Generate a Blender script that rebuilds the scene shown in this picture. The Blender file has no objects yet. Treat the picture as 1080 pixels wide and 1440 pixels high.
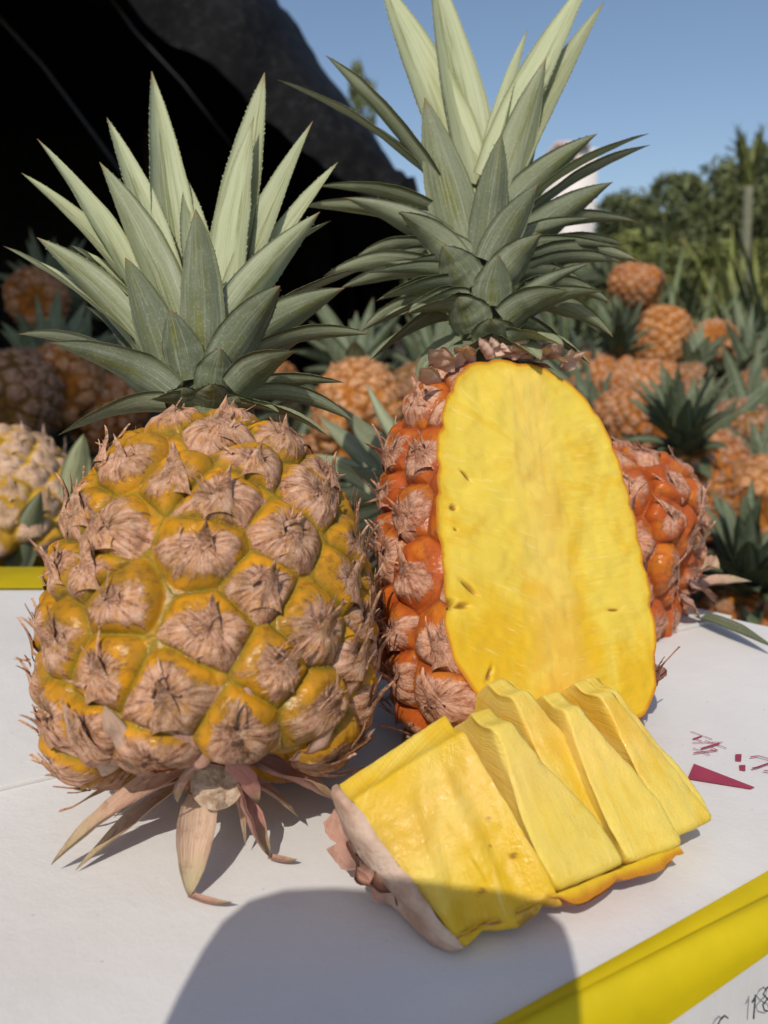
import bpy, bmesh, math, random
import numpy as np
from mathutils import Vector, Matrix

rad = math.radians
random.seed(7)
RNG = np.random.default_rng(7)
scene = bpy.context.scene

# ------------------------------------------------------------------ camera
H, PITCH, FPX = 0.152, 13.0, 1080.0
cam_d = bpy.data.cameras.new('camera')
cam = bpy.data.objects.new('camera', cam_d)
scene.collection.objects.link(cam)
cam.location = (0, 0, H)
cam.rotation_euler = (rad(90 - PITCH), 0, 0)
cam_d.sensor_fit = 'VERTICAL'
cam_d.sensor_height = 36.0
cam_d.sensor_width = 27.0
cam_d.lens = 27.0
cam_d.clip_start = 0.005
cam_d.clip_end = 500
cam_d.dof.use_dof = True
cam_d.dof.focus_distance = 0.262
cam_d.dof.aperture_fstop = 12.0
scene.camera = cam

# ------------------------------------------------------------------ light
SUN_D = np.array([0.215, 0.81, -0.89])          # direction the light travels
SUN_D = SUN_D / np.linalg.norm(SUN_D)
world = bpy.data.worlds.new('World')
scene.world = world
world.use_nodes = True
wn = world.node_tree
wn.nodes.clear()
sky = wn.nodes.new('ShaderNodeTexSky')
sky.sky_type = 'NISHITA'
sky.sun_disc = False
sky.sun_elevation = math.asin(-SUN_D[2])
sky.sun_rotation = math.atan2(-SUN_D[0], -SUN_D[1])
sky.air_density = 1.0
sky.dust_density = 1.6
sky.ozone_density = 1.5
bg = wn.nodes.new('ShaderNodeBackground')
bg.inputs['Strength'].default_value = 0.118
wo = wn.nodes.new('ShaderNodeOutputWorld')
wn.links.new(sky.outputs[0], bg.inputs[0])
wn.links.new(bg.outputs[0], wo.inputs[0])
sun_d = bpy.data.lights.new('sun', 'SUN')
sun_d.energy = 3.0
sun_d.angle = rad(0.5)
sun_d.color = (1.0, 0.935, 0.82)
sun = bpy.data.objects.new('sun', sun_d)
scene.collection.objects.link(sun)
sun.rotation_euler = Vector(SUN_D).to_track_quat('-Z', 'Y').to_euler()
sun.location = (-1, -3, 4)

scene.view_settings.view_transform = 'Standard'
scene.view_settings.look = 'None'
scene.view_settings.exposure = 0.0
scene.view_settings.gamma = 1.0
scene.render.engine = 'CYCLES'
scene.cycles.use_denoising = True
scene.cycles.max_bounces = 8
scene.cycles.transparent_max_bounces = 8
scene.cycles.sample_clamp_indirect = 4.0

# ------------------------------------------------------------------ helpers
CP, SP = math.cos(rad(PITCH)), math.sin(rad(PITCH))
CAM = np.array([0, 0, H])
FWD = np.array([0, CP, -SP])


def ray(px, py):
    u, v = (px - 540) / FPX, (720 - py) / FPX
    return np.array([u, CP + v * SP, -SP + v * CP])


def at_z(px, py, z=0.0):
    d = ray(px, py)
    return CAM + d * ((z - H) / d[2])


def at_y(px, py, y):
    d = ray(px, py)
    return CAM + d * (y / d[1])


def at_plane(px, py, co, no):
    d = ray(px, py)
    return CAM + d * (np.dot(co - CAM, no) / np.dot(d, no))


def depth_of(p):
    return float(np.dot(np.asarray(p) - CAM, FWD))


def unit(v):
    v = np.asarray(v, float)
    return v / (np.linalg.norm(v) + 1e-12)


def sstep(a, b, x):
    t = np.clip((x - a) / (b - a), 0, 1)
    return t * t * (3 - 2 * t)


def _h(ix, iy, iz, seed):
    n = (ix.astype(np.int64) * 374761393 + iy.astype(np.int64) * 668265263 + iz.astype(np.int64) * 2147483647 + seed * 974711) & 0xffffffff
    n = ((n ^ (n >> 13)) * 1274126177) & 0xffffffff
    n = n ^ (n >> 16)
    return (n & 0xffffff) / float(0xffffff)


def vnoise(p, seed=0):
    p = np.asarray(p, float)
    i = np.floor(p).astype(np.int64)
    f = p - i
    f = f * f * (3 - 2 * f)
    r = 0
    for dx in (0, 1):
        for dy in (0, 1):
            for dz in (0, 1):
                w = (f[..., 0] if dx else 1 - f[..., 0]) * (f[..., 1] if dy else 1 - f[..., 1]) * (f[..., 2] if dz else 1 - f[..., 2])
                r = r + w * _h(i[..., 0] + dx, i[..., 1] + dy, i[..., 2] + dz, seed)
    return r * 2 - 1


def fbm(p, seed=0, o=3):
    p = np.asarray(p, float)
    r, a = 0, 1.0
    for k in range(o):
        r = r + a * vnoise(p * 2 ** k, seed + k * 17)
        a *= .5
    return r


def mesh_obj(name, verts, faces, mats, parent=None, attrs=None, mat_idx=None, smooth=True, M=None):
    """One mesh object. faces: array of quads (tri rows repeat the last index) or a list."""
    verts = np.asarray(verts, float)
    if M is not None:
        Mi = np.array(M.inverted())
        verts = verts @ Mi[:3, :3].T + Mi[:3, 3]
    me = bpy.data.meshes.new(name)
    if isinstance(faces, np.ndarray):
        faces = faces.astype(np.int32)
        if faces.shape[1] == 4:
            tri = faces[:, 2] == faces[:, 3]
        else:
            tri = np.ones(len(faces), bool)
        tot = np.where(tri, 3, 4).astype(np.int32)
        start = np.concatenate([[0], np.cumsum(tot)[:-1]]).astype(np.int32)
        if faces.shape[1] == 4:
            keep = np.ones(faces.shape, bool)
            keep[tri, 3] = False
            loops = faces[keep]
        else:
            loops = faces.ravel()
        me.vertices.add(len(verts))
        me.vertices.foreach_set('co', verts.astype(np.float32).ravel())
        me.loops.add(len(loops))
        me.loops.foreach_set('vertex_index', loops.astype(np.int32))
        me.polygons.add(len(faces))
        me.polygons.foreach_set('loop_start', start)
        me.polygons.foreach_set('loop_total', tot)
    else:
        me.from_pydata([tuple(v) for v in verts], [], [tuple(f) for f in faces])
    if attrs:
        for k, a in attrs.items():
            a = np.asarray(a, np.float32)
            if a.ndim == 1:
                at = me.attributes.new(k, 'FLOAT', 'POINT')
                at.data.foreach_set('value', a)
            else:
                at = me.attributes.new(k, 'FLOAT_VECTOR', 'POINT')
                at.data.foreach_set('vector', a.ravel())
    me.update(calc_edges=True)
    me.validate()
    for m in (mats if isinstance(mats, (list, tuple)) else [mats]):
        me.materials.append(m)
    if mat_idx is not None:
        me.polygons.foreach_set('material_index', np.asarray(mat_idx, np.int32))
    me.polygons.foreach_set('use_smooth', np.full(len(me.polygons), smooth))
    o = bpy.data.objects.new(name, me)
    scene.collection.objects.link(o)
    if parent is not None:
        o.parent = parent
    return o


def grid_faces(n, m, off=0, wrap=False):
    """quads for an n x m vertex grid (index = i*m + j); wrap closes j"""
    i, j = np.meshgrid(np.arange(n - 1), np.arange(m if wrap else m - 1), indexing='ij')
    j2 = (j + 1) % m
    return np.stack([i * m + j, i * m + j2, (i + 1) * m + j2, (i + 1) * m + j], -1).reshape(-1, 4) + off


class Geo:
    """collects pieces of one mesh"""
    def __init__(s):
        s.v, s.f, s.m, s.a, s.n = [], [], [], {}, 0

    def add(s, v, f, mat=0, **attrs):
        v = np.asarray(v, float).reshape(-1, 3)
        s.v.append(v)
        f = np.asarray(f, int)
        if f.shape[1] == 3:
            f = np.concatenate([f, f[:, 2:3]], 1)
        s.f.append(f + s.n)
        s.m.append(np.full(len(f), mat))
        for k in set(attrs) | set(s.a):
            if k not in s.a:
                a = np.asarray(attrs[k])
                s.a[k] = [np.zeros((s.n,) + a.shape[1:])]
            s.a[k].append(np.asarray(attrs[k]) if k in attrs else np.zeros((len(v),) + s.a[k][0].shape[1:]))
        s.n += len(v)

    def build(s, name, mats, parent=None, M=None, smooth=True):
        return mesh_obj(name, np.concatenate(s.v), np.concatenate(s.f), mats, parent,
                        {k: np.concatenate(a) for k, a in s.a.items()}, np.concatenate(s.m), smooth, M)

    def box(s, lo, hi, mat=0):
        x0, y0, z0 = lo
        x1, y1, z1 = hi
        v = [(x0, y0, z0), (x1, y0, z0), (x1, y1, z0), (x0, y1, z0), (x0, y0, z1), (x1, y0, z1), (x1, y1, z1), (x0, y1, z1)]
        s.add(v, [(3, 2, 1, 0), (4, 5, 6, 7), (0, 1, 5, 4), (1, 2, 6, 5), (2, 3, 7, 6), (3, 0, 4, 7)], mat)

    def tube(s, pts, rads, k=8, mat=0, **attrs):
        pts = np.asarray(pts, float)
        n = len(pts)
        rads = np.broadcast_to(rads, (n,))
        T = np.gradient(pts, axis=0)
        ref = np.array([0.31, 0.2, 0.93])
        V = []
        for i in range(n):
            t = unit(T[i])
            a = unit(np.cross(t, ref))
            b = np.cross(t, a)
            ang = np.arange(k) / k * 2 * math.pi
            V.append(pts[i] + rads[i] * (np.cos(ang)[:, None] * a + np.sin(ang)[:, None] * b))
        V = np.concatenate(V)
        f = grid_faces(n, k, wrap=True)
        V = np.concatenate([V, pts[:1], pts[-1:]])
        c0 = [(n * k, (j + 1) % k, j, j) for j in range(k)]
        c1 = [(n * k + 1, (n - 1) * k + j, (n - 1) * k + (j + 1) % k, (n - 1) * k + (j + 1) % k) for j in range(k)]
        s.add(V, np.concatenate([f, c0, c1]), mat, **attrs)


def thing(name, label, cat, loc=(0, 0, 0), M=None, group=None):
    o = bpy.data.objects.new(name, None)
    scene.collection.objects.link(o)
    o.empty_display_size = .02
    if M is not None:
        o.matrix_world = M
    else:
        o.location = loc
    return tag(o, label, cat, group)


def tag(o, label, cat, group=None, kind=None):
    if label:
        o['label'] = label
    if cat:
        o['category'] = cat
    if group:
        o['group'] = group
    if kind:
        o['kind'] = kind
    return o


def copy_tree(o, parent=None):
    c = o.copy()
    scene.collection.objects.link(c)
    if parent is not None:
        c.parent = parent
    for ch in list(o.children):
        copy_tree(ch, c)
    return c


def axis_matrix(base, axis):
    a = unit(axis)
    X = np.array([1.0, 0, 0]) if abs(a[0]) < .8 else np.array([0, -1.0, 0])
    X = unit(X - a * np.dot(a, X))
    Y = np.cross(a, X)
    m = np.eye(4)
    m[:3, 0], m[:3, 1], m[:3, 2], m[:3, 3] = X, Y, a, base
    return Matrix(m.tolist())


# ------------------------------------------------------------------ node helper
class NT:
    def __init__(s, name, rough=.5):
        s.mat = bpy.data.materials.new(name)
        s.mat.use_nodes = True
        s.t = s.mat.node_tree
        s.t.nodes.clear()
        s.bsdf = s.t.nodes.new('ShaderNodeBsdfPrincipled')
        s.out = s.t.nodes.new('ShaderNodeOutputMaterial')
        s.t.links.new(s.bsdf.outputs[0], s.out.inputs[0])
        s.set('Roughness', rough)

    def put(s, sock, v):
        if isinstance(v, bpy.types.NodeSocket):
            s.t.links.new(v, sock)
        elif isinstance(v, (tuple, list)) and len(v) == 3 and sock.type == 'RGBA':
            sock.default_value = (*v, 1)
        else:
            sock.default_value = v

    def set(s, k, v):
        s.put(s.bsdf.inputs[k], v)

    def node(s, typ, **kw):
        n = s.t.nodes.new(typ)
        for k, v in kw.items():
            setattr(n, k, v)
        return n

    def attr(s, name, out='Vector'):
        return s.node('ShaderNodeAttribute', attribute_name=name).outputs[out]

    def obj(s):
        return s.node('ShaderNodeTexCoord').outputs['Object']

    def xyz(s, v):
        n = s.node('ShaderNodeSeparateXYZ')
        s.put(n.inputs[0], v)
        return n.outputs

    def vec(s, x, y, z):
        n = s.node('ShaderNodeCombineXYZ')
        for i, v in enumerate((x, y, z)):
            s.put(n.inputs[i], v)
        return n.outputs[0]

    def m(s, op, a, b=0.0, c=0.0):
        n = s.node('ShaderNodeMath', operation=op)
        s.put(n.inputs[0], a)
        s.put(n.inputs[1], b)
        s.put(n.inputs[2], c)
        return n.outputs[0]

    def sm(s, a, b, x, lo=0.0, hi=1.0):
        n = s.node('ShaderNodeMapRange', interpolation_type='SMOOTHSTEP')
        for i, v in enumerate((x, a, b, lo, hi)):
            s.put(n.inputs[i], v)
        return n.outputs[0]

    def noise(s, v, scale=1.0, detail=3.0, rough=.55, dist=0.0, out='Fac'):
        n = s.node('ShaderNodeTexNoise')
        s.put(n.inputs['Vector'], v)
        n.inputs['Scale'].default_value = scale
        n.inputs['Detail'].default_value = detail
        n.inputs['Roughness'].default_value = rough
        n.inputs['Distortion'].default_value = dist
        return n.outputs[out]

    def mix(s, f, a, b, mode='MIX'):
        n = s.node('ShaderNodeMix', data_type='RGBA', blend_type=mode)
        s.put(n.inputs[0], f)
        s.put(n.inputs[6], a)
        s.put(n.inputs[7], b)
        return n.outputs[2]

    def bump(s, h, strength=.3, dist=.001):
        n = s.node('ShaderNodeBump')
        n.inputs['Strength'].default_value = strength
        n.inputs['Distance'].default_value = dist
        s.put(n.inputs['Height'], h)
        s.t.links.new(n.outputs[0], s.bsdf.inputs['Normal'])
        s.t.links.new(n.outputs[0], s.bsdf.inputs['Coat Normal'])
        return n


# ------------------------------------------------------------------ materials
def mat_rind(name, fruit_a, fruit_b, groove, pap_a, pap_b, pap_c, far=False):
    g = NT(name)
    c = g.attr('cell')
    u, v, r = g.xyz(c)
    pm = g.attr('pm', 'Fac')
    ed = g.attr('ed', 'Fac')
    rho = g.m('SQRT', g.m('ADD', g.m('MULTIPLY', u, u), g.m('MULTIPLY', v, v)))
    rr = g.m('ADD', rho, .12)
    sv = g.vec(g.m('MULTIPLY', g.m('DIVIDE', u, rr), 2.6), g.m('MULTIPLY', g.m('DIVIDE', v, rr), 2.6), g.m('ADD', g.m('MULTIPLY', r, 37.0), g.m('MULTIPLY', rho, .5)))
    streak = g.noise(sv, 2.6, 4, .65)
    blot = g.noise(g.vec(u, v, g.m('MULTIPLY', r, 23.0)), 2.2, 4, .6)
    fine = g.noise(g.vec(u, v, g.m('MULTIPLY', r, 11.0)), 14, 3, .6)
    # fruit skin
    fb = g.noise(g.vec(u, v, g.m('MULTIPLY', r, 5.0)), 1.3, 2, .5)
    fruit = g.mix(g.sm(.35, .65, g.m('ADD', fb, g.m('MULTIPLY', g.m('SUBTRACT', r, .5), .25))), fruit_a, fruit_b)
    fruit = g.mix(g.m('MULTIPLY', g.sm(.17, .0, ed), g.sm(.3, .7, blot, .25, .85)), fruit, groove)
    fruit = g.mix(g.m('MULTIPLY', g.sm(.62, .8, fine), .35), fruit, (.12, .05, .012))
    # papery bract
    pap = g.mix(g.sm(.3, .7, streak), pap_a, pap_b)
    pap = g.mix(g.sm(.55, .75, blot), pap, g.mix(.55, pap, fruit))
    spk = g.m('MULTIPLY', g.sm(.50, .66, streak), g.sm(.42, .58, fine))
    pap = g.mix(g.m('MULTIPLY', g.sm(.48, .62, g.noise(g.vec(u, v, g.m('MULTIPLY', r, 71.0)), 3.6, 4, .65)), .45), pap, g.mix(.5, fruit_a, pap_b))
    pap = g.mix(g.m('MULTIPLY', spk, .75), pap, pap_c)
    pap = g.mix(g.m('MULTIPLY', g.sm(.66, .42, streak), g.m('MULTIPLY', g.sm(.5, .7, fine), .45)), pap, (.62, .50, .42))
    heart = g.m('MULTIPLY', g.sm(.42, .05, g.m('ADD', rho, g.m('MULTIPLY', g.m('SUBTRACT', fine, .5), .5))), g.sm(.42, .6, blot))
    pap = g.mix(g.m('MULTIPLY', heart, .7), pap, pap_c)
    pmn = g.sm(.34, .66, g.m('ADD', pm, g.m('ADD', g.m('MULTIPLY', g.m('SUBTRACT', streak, .5), 1.3), g.m('MULTIPLY', g.m('SUBTRACT', fine, .5), .5))))
    col = g.mix(pmn, fruit, pap)
    ob = g.obj()
    d1 = g.noise(ob, 330 if not far else 90, 4, .65)
    d2 = g.noise(ob, 75 if not far else 22, 3, .6)
    col = g.mix(g.m('MULTIPLY', g.sm(.48, .68, d1), .42), col, pap_c)
    col = g.mix(g.m('MULTIPLY', g.sm(.46, .68, d2), .34), col, g.mix(.35, pap_c, groove))
    col = g.mix(g.m('MULTIPLY', g.sm(.46, .30, d1), g.m('MULTIPLY', pmn, .40)), col, (.70, .52, .40))
    g.set('Base Color', col)
    g.set('Roughness', .80)
    g.set('Specular IOR Level', .22)
    g.set('Coat Weight', g.m('MULTIPLY', g.m('SUBTRACT', 1.0, pmn), 0.0 if far else .34))
    g.set('Coat Roughness', .14)
    g.set('Subsurface Weight', 0.0)
    if not far:
        h = g.m('ADD', g.m('MULTIPLY', streak, g.m('MULTIPLY', pmn, .9)), g.m('MULTIPLY', fine, .22))
        g.bump(h, .55, .0012)
    return g.mat


M_RIND_L = mat_rind('rind_olive_gold', (.61, .265, .006), (.42, .195, .006), (.17, .165, .010),
                    (.66, .39, .26), (.37, .165, .09), (.08, .03, .016))
M_RIND_R = mat_rind('rind_orange_red', (.56, .165, .012), (.44, .085, .010), (.26, .045, .006),
                    (.72, .44, .31), (.45, .18, .10), (.11, .03, .016))
M_RIND_FAR = mat_rind('rind_far', (.44, .165, .018), (.36, .11, .016), (.07, .022, .008),
                      (.55, .29, .15), (.38, .17, .085), (.10, .04, .02), True)
M_RIND_FARY = mat_rind('rind_far_yellow', (.62, .36, .02), (.52, .27, .02), (.28, .22, .03),
                       (.66, .46, .34), (.48, .29, .19), (.18, .09, .05), True)


def mat_leaf(name, light, dark, smear, far=False):
    g = NT(name)
    t, s, tone = g.xyz(g.attr('lf'))
    ob = g.obj()
    line = g.noise(g.vec(g.m('MULTIPLY', s, 26.0), g.m('MULTIPLY', t, 3.0), g.m('MULTIPLY', tone, 50.0)), 1.0, 3, .6)
    blot = g.noise(g.vec(g.m('MULTIPLY', s, 2.6), g.m('MULTIPLY', t, 1.5), g.m('MULTIPLY', tone, 91.0)), 1.6, 4, .6)
    powder = g.noise(ob, 900 if not far else 120, 3, .65)
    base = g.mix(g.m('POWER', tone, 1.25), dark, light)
    grime = g.noise(g.vec(g.m('MULTIPLY', s, 5.0), g.m('MULTIPLY', t, 2.2), g.m('MULTIPLY', tone, 133.0)), 1.5, 5, .65)
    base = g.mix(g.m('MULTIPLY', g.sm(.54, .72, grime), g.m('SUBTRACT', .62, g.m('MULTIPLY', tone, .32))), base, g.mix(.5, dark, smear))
    base = g.mix(g.m('MULTIPLY', g.sm(.35, .7, line), .28), base, g.mix(.55, base, smear))
    mid = g.sm(.62, .05, g.m('ABSOLUTE', s))
    sm = g.m('MULTIPLY', mid, g.sm(.44, .64, g.m('ADD', blot, g.m('MULTIPLY', g.m('SUBTRACT', line, .5), .25))))
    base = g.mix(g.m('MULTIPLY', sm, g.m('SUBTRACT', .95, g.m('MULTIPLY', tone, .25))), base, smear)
    base = g.mix(g.m('MULTIPLY', g.sm(.5, .75, powder), .22), base, (.50, .52, .42))
    edge = g.sm(.86, 1.0, g.m('ABSOLUTE', s))
    base = g.mix(g.m('MULTIPLY', edge, .45), base, smear)
    bloom = g.noise(g.vec(g.m('MULTIPLY', s, 9.0), g.m('MULTIPLY', t, .9), g.m('MULTIPLY', tone, 57.0)), 1.3, 4, .6)
    base = g.mix(g.m('MULTIPLY', g.sm(.5, .72, bloom), .34), base, (.46, .48, .40))
    base = g.mix(g.m('MULTIPLY', g.sm(.5, .3, bloom), .30), base, g.mix(.6, dark, smear))
    tip = g.sm(.90, 1.0, t)
    base = g.mix(g.m('MULTIPLY', tip, .7), base, (.22, .13, .05))
    g.set('Base Color', base)
    g.set('Roughness', .62)
    g.set('Specular IOR Level', .25)
    if not far:
        g.bump(g.m('ADD', line, g.m('MULTIPLY', powder, .25)), .35, .0006)
    return g.mat


M_LEAF = mat_leaf('crown_leaf', (.44, .47, .285), (.088, .108, .070), (.13, .135, .018))
M_LEAF_FAR = mat_leaf('crown_leaf_far', (.21, .25, .155), (.05, .07, .037), (.07, .09, .018), True)
M_LEAF_FIELD = mat_leaf('field_leaf', (.16, .20, .09), (.055, .075, .035), (.08, .10, .015), True)


def mat_bract(name='dry_bract', gain=1.0):
    g = NT(name, .8)
    t, s, tone = g.xyz(g.attr('lf'))
    line = g.noise(g.vec(g.m('MULTIPLY', s, 14.0), g.m('MULTIPLY', t, 3.0), g.m('MULTIPLY', tone, 40.0)), 1.0, 4, .65)
    blot = g.noise(g.vec(s, g.m('MULTIPLY', t, 5.0), g.m('MULTIPLY', tone, 31.0)), 1.4, 3, .6)
    a = g.mix(g.sm(.3, .7, line), (.60, .43, .31), (.44, .27, .18))
    a = g.mix(tone, a, g.mix(g.sm(.3, .7, line), (.52, .22, .18), (.40, .14, .11)))
    a = g.mix(g.m('MULTIPLY', g.sm(.45, .85, t), .55), a, (.36, .33, .16))
    a = g.mix(g.m('MULTIPLY', g.sm(.5, .7, g.noise(g.obj(), 260, 4, .65)), .4), a, (.20, .10, .06))
    a = g.mix(g.m('MULTIPLY', g.sm(.6, .75, blot), .55), a, (.16, .09, .05))
    a = g.mix(g.m('MULTIPLY', g.sm(.9, 1.0, t), .6), a, (.16, .12, .07))
    if gain > 1:
        a = g.mix(.6, a, (.78, .52, .41))
    g.set('Base Color', a)
    g.bump(line, .5, .0008)
    return g.mat


M_BRACT = mat_bract()
M_BRACT_PALE = mat_bract('pale_bract', 2.0)


def mat_flesh(name, pale, deep, rim, bs=.3):
    g = NT(name, .45)
    p, q, rd = g.xyz(g.attr('fl'))
    w = g.attr('pit', 'Fac')
    dp = g.attr('dp', 'Fac')
    ap = g.m('ABSOLUTE', p)
    qs = g.m('SUBTRACT', q, g.m('MULTIPLY', ap, .35))
    fa, fc, fs_ = g.xyz(g.attr('fib'))
    fib = g.noise(g.vec(g.m('MULTIPLY', fa, 75.0), g.m('MULTIPLY', fc, 430.0), fs_), 1.0, 4, .6, .4)
    fibl = g.noise(g.vec(g.m('MULTIPLY', fa, 34.0), g.m('MULTIPLY', fc, 150.0), g.m('ADD', fs_, 4.0)), 1.0, 3, .55, .3)
    fib2 = g.noise(g.vec(g.m('MULTIPLY', p, 260.0), g.m('MULTIPLY', q, 70.0), 2.3), 1.0, 3, .6)
    core = g.sm(.016, .002, g.m('ADD', ap, g.m('MULTIPLY', g.m('SUBTRACT', g.noise(g.vec(p, q, 0.0), 90.0, 2, .5), .5), .016)))
    f = g.m('ADD', g.m('MULTIPLY', fib, g.m('SUBTRACT', 1.0, g.m('MULTIPLY', core, .7))), g.m('MULTIPLY', fib2, g.m('MULTIPLY', core, .7)))
    f = g.m('ADD', g.m('MULTIPLY', f, .6), g.m('MULTIPLY', fibl, .4))
    blot = g.noise(g.vec(g.m('MULTIPLY', p, 62.0), g.m('MULTIPLY', q, 40.0), 1.1), 1.0, 3, .55, .5)
    fine = g.noise(g.vec(p, q, rd), 1100.0, 3, .65)
    k = g.m('ADD', g.m('MULTIPLY', blot, .85), g.m('ADD', g.m('MULTIPLY', f, .45), dp))
    col = g.mix(g.sm(.50, .80, k), pale, deep)
    col = g.mix(g.m('MULTIPLY', g.sm(.52, .74, fibl), .45), col, deep)
    col = g.mix(g.m('MULTIPLY', g.sm(.56, .72, fib), .35), col, (.86, .70, .26))
    col = g.mix(g.m('MULTIPLY', core, .22), col, (.80, .50, .20))
    col = g.mix(g.m('MULTIPLY', g.sm(.0055, .0012, rd), .6), col, deep)
    col = g.mix(g.sm(.0020, .0002, g.m('ADD', rd, g.m('MULTIPLY', g.m('SUBTRACT', fib, .5), .0014))), col, rim)
    col = g.mix(g.m('MULTIPLY', w, .9), col, (.27, .115, .010))
    g.set('Base Color', col)
    g.set('Roughness', .82)
    g.set('Specular IOR Level', .22)
    g.set('Coat Weight', g.sm(.35, .65, blot, .15, .7))
    g.set('Coat Roughness', .10)
    g.set('Subsurface Weight', .3)
    g.set('Subsurface Radius', (1.0, .6, .15))
    g.set('Subsurface Scale', .004)
    g.bump(g.m('ADD', g.m('MULTIPLY', f, .8), g.m('MULTIPLY', fine, .6)), bs, .0012)
    return g.mat


M_FLESH = mat_flesh('flesh', (.745, .555, .074), (.70, .425, .008), (.55, .20, .006), .28)
M_SLICE = mat_flesh('flesh_slice', (.745, .56, .110), (.70, .44, .014), (.48, .19, .008), .5)


def mat_card():
    g = NT('white_carton', .8)
    ob = g.obj()
    n1 = g.noise(ob, 7, 4, .6)
    n2 = g.noise(g.vec(g.m('MULTIPLY', g.xyz(ob)[0], 60.0), g.m('MULTIPLY', g.xyz(ob)[1], 60.0), 0.0), 1.0, 5, .7)
    n3 = g.noise(ob, 900, 2, .5)
    c = g.mix(g.sm(.3, .7, n1), (.655, .635, .625), (.705, .69, .68))
    c = g.mix(g.m('MULTIPLY', g.sm(.55, .8, n2), .25), c, (.60, .55, .51))
    c = g.mix(g.m('MULTIPLY', g.sm(.66, .72, n3), .12), c, (.35, .30, .26))
    n4 = g.noise(g.vec(g.m('MULTIPLY', g.xyz(ob)[0], 9.0), g.m('MULTIPLY', g.xyz(ob)[1], 9.0), 3.0), 1.0, 6, .65, .6)
    c = g.mix(g.m('MULTIPLY', g.sm(.48, .68, n4), .28), c, (.56, .53, .51))
    c = g.mix(g.m('MULTIPLY', g.sm(.70, .76, g.noise(ob, 420, 3, .6)), .5), c, (.22, .17, .12))
    g.set('Base Color', c)
    g.set('Specular IOR Level', .35)
    g.bump(g.m('ADD', g.m('MULTIPLY', n4, 3.0), g.m('ADD', n2, g.m('MULTIPLY', n3, .15))), .15, .002)
    return g.mat


M_CARD = mat_card()


def mat_plain(name, col, rough=.5, var=.25, scale=40.0, bump=0.0, bd=.001, col2=None, spec=.4):
    g = NT(name, rough)
    n = g.noise(g.obj(), scale, 4, .6)
    c2 = col2 or tuple(x * (1 - var) for x in col)
    g.set('Base Color', g.mix(g.sm(.3, .7, n), col, c2))
    g.set('Specular IOR Level', spec)
    if bump:
        g.bump(n, bump, bd)
    return g.mat


M_YELLOW = mat_plain('yellow_print', (.63, .475, .003), .6, .16, 26, .25, .0015, None, .3)
M_RED = mat_plain('red_print', (.36, .045, .085), .5, .15, 90)
M_INK = mat_plain('pen_ink', (.03, .032, .035), .6, .2, 90)
M_ENDPAPER = mat_plain('end_husk', (.62, .46, .36), .85, .4, 120, .9, .002, (.44, .27, .19), .2)
M_STALK = mat_plain('stalk_pith', (.56, .42, .30), .8, .35, 420, .8, .0012, (.34, .22, .14))
M_PHONE = mat_plain('phone_black', (.02, .02, .022), .3, .2, 30)

# ------------------------------------------------------------------ rind generator
GA = math.pi * (3 - math.sqrt(5))


def prof_fn(pts, n=400):
    """smooth profile (r,z) -> arclength sampled"""
    pts = np.asarray(pts, float)
    t = np.concatenate([[0], np.cumsum(np.linalg.norm(np.diff(pts, axis=0), axis=1))])
    tt = np.linspace(0, t[-1], n)
    P = np.stack([np.interp(tt, t, pts[:, 0]), np.interp(tt, t, pts[:, 1])], 1)
    for _ in range(40):
        P[1:-1] = P[1:-1] * .5 + .25 * (P[:-2] + P[2:])
    s = np.concatenate([[0], np.cumsum(np.linalg.norm(np.diff(P, axis=0), axis=1))])
    return s, P


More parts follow.
